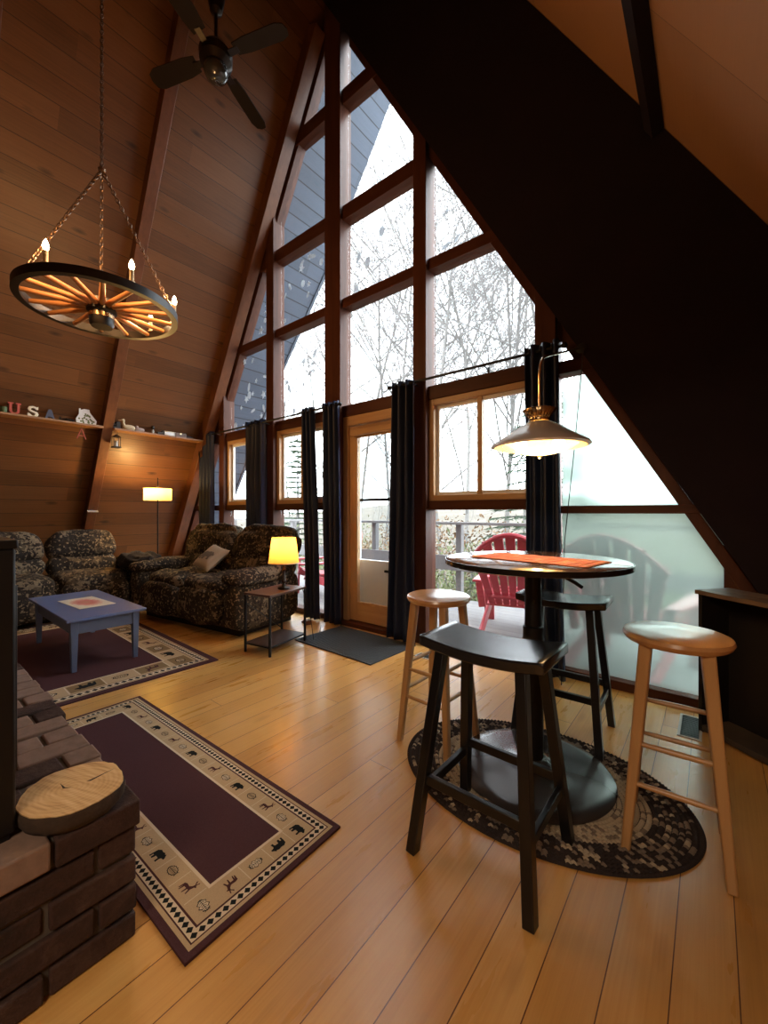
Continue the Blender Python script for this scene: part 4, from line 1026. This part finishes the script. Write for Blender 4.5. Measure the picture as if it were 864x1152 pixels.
def chain(p0, p1, parent, R=.016, w=.0036):
    p0, p1 = Vector(p0), Vector(p1); L = (p1-p0).length; n = max(2, int(L/(R*1.75))); d_ = (p1-p0).normalized(); s1 = d_.orthogonal().normalized(); s2 = d_.cross(s1); b = MB()
    for i in range(n):
        c = p0.lerp(p1, (i+.5)/n); sd = s1 if i % 2 else s2
        pts = [c+d_*math.cos(a)*R*1.15+sd*math.sin(a)*R*.62 for a in [q*2*math.pi/10 for q in range(10)]]
        b.tube(pts, w, 5, closed=True)
    return b.build('chain', M['chain'], parent)
apex = (0, 0, .965)
for deg in (292, 52, 165):
    a = rad(deg); e = (math.cos(a)*(RR-.02), math.sin(a)*(RR-.02), .065); chain(apex, e, r)
    b = MB(); b.tube([(e[0], e[1], .05), (e[0], e[1], .075)], .008, 8); b.build('chain_eye', M['chain'], r)
chain(apex, (0, 0, Lz(HX)-2.555), r)
b = MB(); b.lathe([(.001, .95), (.02, .955), (.024, .97), (.001, .985)], 14); b.build('chain_hook', M['chain'], r)

# ---------- ceiling fan
r = thing('ceiling_fan', 'dark ceiling fan with glass light hanging near the roof peak', 'fan', (CX, 1.76, 4.97))
b = MB(); b.lathe([(.001, -.02), (.09, -.02), (.13, .02), (.135, .08), (.10, .13), (.03, .16), (.03, .20)], 32); b.build('motor', M['bronze'], r)
b = MB(); b.tube([(0, 0, .18), (0, 0, TOP-4.97)], .014, 10); b.build('downrod', M['bronze'], r)
b = MB(); b.lathe([(.016, .42), (.05, .45), (.07, .56), (.075, .62)], 24); b.build('canopy', M['bronze'], r)
b = MB(); b.lathe([(.001, -.13), (.05, -.125), (.085, -.10), (.10, -.06), (.09, -.025), (.05, -.02)], 28)
gm = plain('fan_glass_globe', (.03,.03,.03), .08, spec=.8); b.build('globe', gm, r)
for i in range(4):
    a = 22+90*i; b = MB(); b.beam((.10, 0, .05), (.22, 0, .06), .05, .008); b.build('blade_arm', M['bronze'], r, rot=(0, 0, rad(a)))
    b = MB(); Mx = Matrix.Translation((0, 0, .065)) @ Matrix.Rotation(rad(11), 4, 'X')
    b.prism([(.19, -.055), (.30, -.07), (.60, -.075), (.66, -.05), (.675, 0), (.66, .05), (.60, .075), (.30, .07), (.19, .055)], 0, .008, 'z', M=Mx); b.build('blade', plain('fan_blade_wood', (.02,.014,.010), .8, spec=.1), r, rot=(0, 0, rad(a)))

# ---------- pendant lamp over the table
PX, PY = -.63, 1.945
r = thing('pendant_lamp', 'brass and glass pendant lamp glowing over the bar table', 'lamp', (PX, PY, 1.517))
M['shadetop'] = plain('pewter_shade', (.60,.57,.52), .3, .25)
b = MB(); prof = [(.205, -.012), (.222, -.005), (.215, .006), (.15, .045), (.10, .08), (.055, .105)]; b.lathe(prof, 48, cap=False); o = b.build('shade', M['shadetop'], r, ang=70)
b = MB(); b.lathe([(.219, -.006), (.212, .003), (.148, .041), (.098, .076), (.05, .10)], 48, cap=False); b.build('shade_lining', M['dish'], r)
b = MB(); n_ = 24; vs = []
for (q, z) in ((.05, .10), (.045, .125), (.075, .165)):
    for i in range(n_*2):
        a = math.pi*i/n_; f = 1+(.05 if i % 2 else -.05)*(1 if z > .15 else .3); vs.append((q*f*math.cos(a), q*f*math.sin(a), z))
b.add(vs, [(k2*2*n_+i, k2*2*n_+(i+1) % (2*n_), (k2+1)*2*n_+(i+1) % (2*n_), (k2+1)*2*n_+i) for k2 in range(2) for i in range(2*n_)]); o = b.build('crown', M['brass'], r, ang=20); s_ = o.modifiers.new('s', 'SOLIDIFY'); s_.thickness = .002
b = MB(); b.lathe([(.001, -.048), (.06, -.044), (.12, -.030), (.155, -.012), (.17, .0)], 40, cap=False)
b.build('glass_dish', M['clear_dish'], r, ang=70)
b = MB(); b.lathe([(.001, -.066), (.008, -.062), (.010, -.055), (.004, -.046), (.001, -.046)], 14); b.build('finial', M['brass'], r)
for x, y, pw in ((.075, .045, 1), (-.075, -.045, .6)):
    b = MB(); b.lathe([(.001, -.032), (.018, -.028), (.030, -.008), (.026, .014), (.014, .03), (.012, .05), (.001, .05)], 16, c=(x, y, 0)); b.build('bulb', emit('pendant_bulb', (1, .80, .48), 14*pw), r)
lamp('pendant_light', (0, 0, .062), 5, (1, .66, .32), .02, r)
lamp('pendant_light', (.0, .0, -.10), 3.0, (1, .66, .32), .03, r)
pts = [(0, 0, .12), (0, 0, .33), (.0, .01, .38), (.0, .05, .425), (-.01, .12, .455), (-.03, .45, .58), (-.06, 1.04, .80)]
b = MB(); b.tube(pts, .006, 8); b.build('arm', M['brass'], r)
b = MB(); b.lathe([(.001, 0), (.03, 0), (.035, .008), (.001, .012)], 16, M=Matrix.Translation((-.06, 1.05, .80)) @ Matrix.Rotation(rad(90), 4, 'X')); b.build('wall_plate', M['black'], r)
b = MB(); b.tube([(-.66, 2.93, 2.30), (-.72, 2.93, 1.6), (-.78, 2.93, 1.0), (-.80, 2.93, .01)], .003, 6); tag(b.build('power_cord', M['black']), 'thin cord hanging down beside the dark curtain', 'cord')

# ================================================================= SHELVES AND ORNAMENTS
SZ = 2.255
def shelf(label, y0, y1):
    b = MB(); xb = Lx(SZ)-.01; d_ = .19
    b.prism([(Lx(SZ)+.002, SZ), (Lx(SZ-.022)+.004, SZ-.022), (Lx(SZ)+d_, SZ-.022), (Lx(SZ)+d_, SZ)], y0, y1, 'y')
    tag(b.build('wall_shelf', wood('shelf_pine', (.22,.10,.04), (.36,.18,.08), 1, .45), bevel=.001), label, 'shelf')
shelf('long pine shelf with letters left of the rafter', .58, 1.695); shelf('pine shelf with figurines right of the rafter', 1.815, 2.945)
SX = Lx(SZ)+.10
def shy(px):   # y on the shelf that appears at column px
    u = (px-432)/455; F = (-math.sin(YAW), math.cos(YAW)); R = (math.cos(YAW), math.sin(YAW)); qx, qy = F[0]+u*R[0], F[1]+u*R[1]; return SX/qx*qy
def letter(name, label, polys, px, h, mat):
    b = MB()
    for P in polys: b.prism([(-u*h*.0+u*h, v*h) for u, v in P], -.014, .014, 'x')
    tag(b.build(name, mat, loc=(SX, shy(px), SZ+.001), bevel=.002), label, 'letter', 'standing letters')
letter('letter_block', 'red letter U standing on the left shelf', [[(-.42,1),(-.42,.88),(-.33,.88),(-.33,.25),(-.15,0),(.15,0),(.33,.25),(.33,.88),(.42,.88),(.42,1),(.10,1),(.10,.88),(.17,.88),(.17,.3),(.07,.17),(-.07,.17),(-.15,.3),(-.15,.88),(-.06,.88),(-.06,1)]], 16, .13, plain('red_letter', (.45,.06,.04), .5))
Sp = [(.36,.72),(.36,1),(.28,.93),(0,1),(-.28,.93),(-.37,.72),(-.28,.54),(.12,.38),(.16,.27),(.06,.15),(-.08,.15),(-.22,.3),(-.36,.36),(-.38,0),(-.28,.07),(0,0),(.28,.07),(.38,.28),(.30,.48),(-.12,.63),(-.15,.76),(0,.85),(.14,.80),(.22,.70)]
letter('letter_block', 'white letter S standing on the left shelf', [Sp], 37, .125, plain('cream_letter', (.75,.68,.5), .5))
letter('letter_block', 'dark blue letter A standing on the left shelf', [[(-.42,0),(-.12,1),(.12,1),(.42,0),(.22,0),(.15,.25),(-.15,.25),(-.22,0)]], 56, .115, plain('navy_letter', (.05,.06,.10), .5))
# house-shaped trivet
b = MB(); y = shy(97); b2 = MB()
out = [(-.16,0),(.16,0),(.17,.06),(.06,.15),(.05,.19),(.0,.20),(-.09,.17),(-.09,.20),(-.12,.20),(-.12,.12),(-.17,.06)]
r = thing('leaf_ornament', 'white rimmed house shaped ornament with green leaves on the left shelf', 'ornament', (SX, y, SZ))
b.prism([(u*.62, v) for u, v in out], -.008, .008, 'x'); b.build('frame', M['white'], r, bevel=.002)
b = MB(); rng = random.Random(3)
for i in range(26):
    u = rng.uniform(-.075, .075); v = rng.uniform(.02, .14-abs(u)*.9); b.lathe([(.001, 0), (.011, .002), (.001, .005)], 6, M=Matrix.Translation((.009, u, v)) @ Matrix.Rotation(rad(90), 4, 'Y'))
b.build('leaves', plain('olive_leaves', (.14,.17,.06), .6), r)
# dark toy plane
r = thing('toy_plane', 'small dark toy plane on the left shelf', 'toy', (SX, shy(75), SZ)); b = MB(); b.tube([(0, -.07, .025), (0, 0, .03), (0, .07, .028)], [.006, .018, .012], 10); b.build('fuselage', M['bronze'], r)
b = MB(); b.box((0, .02, .035), (.12, .035, .005)); b.build('wing', M['bronze'], r); b = MB(); b.box((0, -.062, .04), (.005, .02, .03)); b.build('tail', M['bronze'], r)
b = MB(); b.lathe([(.008, 0), (.010, .01), (.008, .02)], 10); b.build('stand', M['bronze'], r)
# small green cup at far left
b = MB(); b.lathe([(.02, 0), (.03, .03), (.028, .07), (.022, .07), (.02, .01)], 16); tag(b.build('green_cup', plain('green_glaze', (.08,.12,.04), .5), loc=(SX, shy(4), SZ+.001)), 'small green cup at the far left of the shelf', 'cup')
# red triangle ornament hanging under the shelf
r = thing('hanging_ornament', 'red A shaped ornament hanging below the left shelf', 'ornament', (Lx(SZ)+.12, shy(91), SZ-.022))
b = MB(); b.tube([(0, 0, 0), (0, 0, -.04)], .0015, 5); b.build('string', M['chain'], r)
b = MB(); b.beam((0, 0, -.035), (0, -.045, -.16), .012, .01); b.beam((0, 0, -.035), (0, .045, -.16), .012, .01); b.beam((0, -.03, -.12), (0, .03, -.12), .01, .01); b.build('letter', plain('dull_red', (.30,.06,.04), .6), r)
# right shelf
r = thing('toy_train', 'dark toy locomotive at the left end of the right shelf', 'toy', (SX, shy(128), SZ))
b = MB(); b.box((0, 0, .022), (.05, .14, .016)); b.build('chassis', M['bronze'], r, bevel=.002)
b = MB(); b.tube([(0, -.06, .05), (0, .02, .05)], .024, 12); b.build('boiler', M['bronze'], r); b = MB(); b.box((0, .045, .06), (.05, .045, .065)); b.build('cab', M['bronze'], r, bevel=.003)
b = MB(); b.lathe([(.007, .07), (.009, .10)], 10, c=(0, -.045, 0)); b.build('chimney', M['bronze'], r)
for sx in (-1, 1):
    for yy in (-.045, 0, .045): b = MB(); b.lathe([(.001, -.004), (.014, -.004), (.014, .004), (.001, .004)], 12, M=Matrix.Translation((sx*.028, yy, .0145)) @ Matrix.Rotation(rad(90), 4, 'Y')); b.build('wheel', M['black'], r)
r = thing('carved_duck', 'cream carved wooden duck on the right shelf', 'figurine', (SX, shy(143), SZ)); cw = plain('cream_carved_wood', (.55,.42,.26), .6)
b = MB(); b.puff((0, .02, .04), (.07, .15, .075), 2.3, 12, .004); b.build('body', cw, r); b = MB(); b.tube([(0, -.03, .05), (0, -.045, .09), (0, -.04, .115)], [.022, .015, .013], 10); b.puff((0, -.048, .125), (.034, .044, .034), 2.2, 8); b.build('head', cw, r)
b = MB(); b.beam((0, -.065, .122), (0, -.10, .117), .016, .007); b.build('bill', M['oak'], r)
r = thing('stone_figure', 'small grey pink rounded figure beside the carved duck', 'figurine', (SX, shy(157), SZ)); gp = plain('grey_pink_stone', (.35,.26,.22), .6)
b = MB(); b.puff((0, 0, .03), (.05, .12, .058), 2.4, 10, .006); b.build('body', gp, r); b = MB(); b.puff((0, -.03, .066), (.032, .04, .034), 2.2, 8); b.build('head', gp, r)
r = thing('bobble_figure', 'small figure with round dark head on the right shelf', 'figurine', (SX, shy(172), SZ))
b = MB(); b.lathe([(.025, 0), (.025, .008), (.012, .012), (.018, .04), (.009, .065)], 14); b.build('body', plain('pale_figure', (.4,.36,.3), .4), r); b = MB(); b.puff((0, 0, .088), (.05, .05, .05), 2, 10); b.build('head', M['blackgloss'], r)
r = thing('toy_truck', 'small dark toy truck next to the white box', 'toy', (SX, shy(181), SZ)); b = MB(); b.box((0, 0, .028), (.05, .11, .03)); b.build('body', M['bronze'], r, bevel=.004); b = MB(); b.box((0, .03, .055), (.045, .04, .025)); b.build('cab', M['bronze'], r, bevel=.004)
for sx in (-1, 1):
    for yy in (-.035, .035): b = MB(); b.lathe([(.001, -.004), (.013, -.004), (.013, .004), (.001, .004)], 12, M=Matrix.Translation((sx*.027, yy, .0135)) @ Matrix.Rotation(rad(90), 4, 'Y')); b.build('wheel', M['black'], r)
r = thing('small_box', 'small white topped box on the right shelf', 'box', (SX, shy(190.5), SZ)); b = MB(); b.box((0, 0, .028), (.07, .15, .056)); b.build('body', M['white'], r, bevel=.003); b = MB(); b.box((0, 0, .060), (.074, .154, .008)); b.build('lid', M['cream'], r, bevel=.002)
r = thing('wooden_case', 'brown wooden case at the right part of the right shelf', 'box', (SX, shy(202), SZ)); b = MB(); b.box((0, 0, .032), (.07, .17, .064)); b.build('body', M['rafter'], r, bevel=.003); b = MB(); b.box((.037, 0, .05), (.004, .02, .014)); b.build('clasp', M['brass'], r)
r = thing('rock_figure', 'dark lumpy rock at the right end of the right shelf', 'rock', (SX, shy(212), SZ)); b = MB(); b.puff((0, 0, .022), (.07, .10, .05), 2.4, 12, .02, 20); b.build('rock', plain('dark_rock', (.05,.045,.05), .8), r)
# lantern hanging under the shelf
r = thing('hanging_lantern', 'small dark lantern with pale candle hanging below the right shelf', 'lantern', (Lx(SZ)+.12, shy(127)+.03, SZ-.022-.22))
b = MB(); b.box((0, 0, .008), (.09, .09, .016)); b.build('base', M['black'], r, bevel=.002)
for sx in (-1, 1):
    for sy in (-1, 1): b = MB(); b.box((sx*.036, sy*.036, .075), (.006, .006, .12)); b.build('corner_post', M['black'], r)
b = MB(); b.add([(-.045, -.045, .135), (.045, -.045, .135), (.045, .045, .135), (-.045, .045, .135), (0, 0, .175)], [(3, 2, 1, 0), (0, 1, 4), (1, 2, 4), (2, 3, 4), (3, 0, 4)]); b.build('roof', M['black'], r)
b = MB(); b.tube([(0, -.02, .17), (0, -.012, .205), (0, .0, .22), (0, .012, .205), (0, .02, .17)], .003, 6); b.build('handle', M['black'], r)
b = MB(); b.lathe([(.018, .016), (.018, .09)], 14); b.build('candle', M['white'], r)
b = MB(); b.box((0, 0, 0), (.035, .118, .010)); tag(b.build('tape_strip', M['white'], loc=(Lx(1.21)+.165, 1.755, 1.21), rot=(0, rad(30), 0)), 'small white tape strip across the lower part of the middle rafter', 'tape')
# dark hook ornament on the end rafter
b = MB(); b.tube([(0, 0, 0), (.0, .0, -.05), (.01, 0, -.10), (0, 0, -.16)], [.006, .012, .010, .004], 8); tag(b.build('wall_hook', M['bronze'], loc=(Lx(2.1)+.19, 2.93, 2.1)), 'dark slim hanging ornament on the last rafter by the curtain', 'ornament')
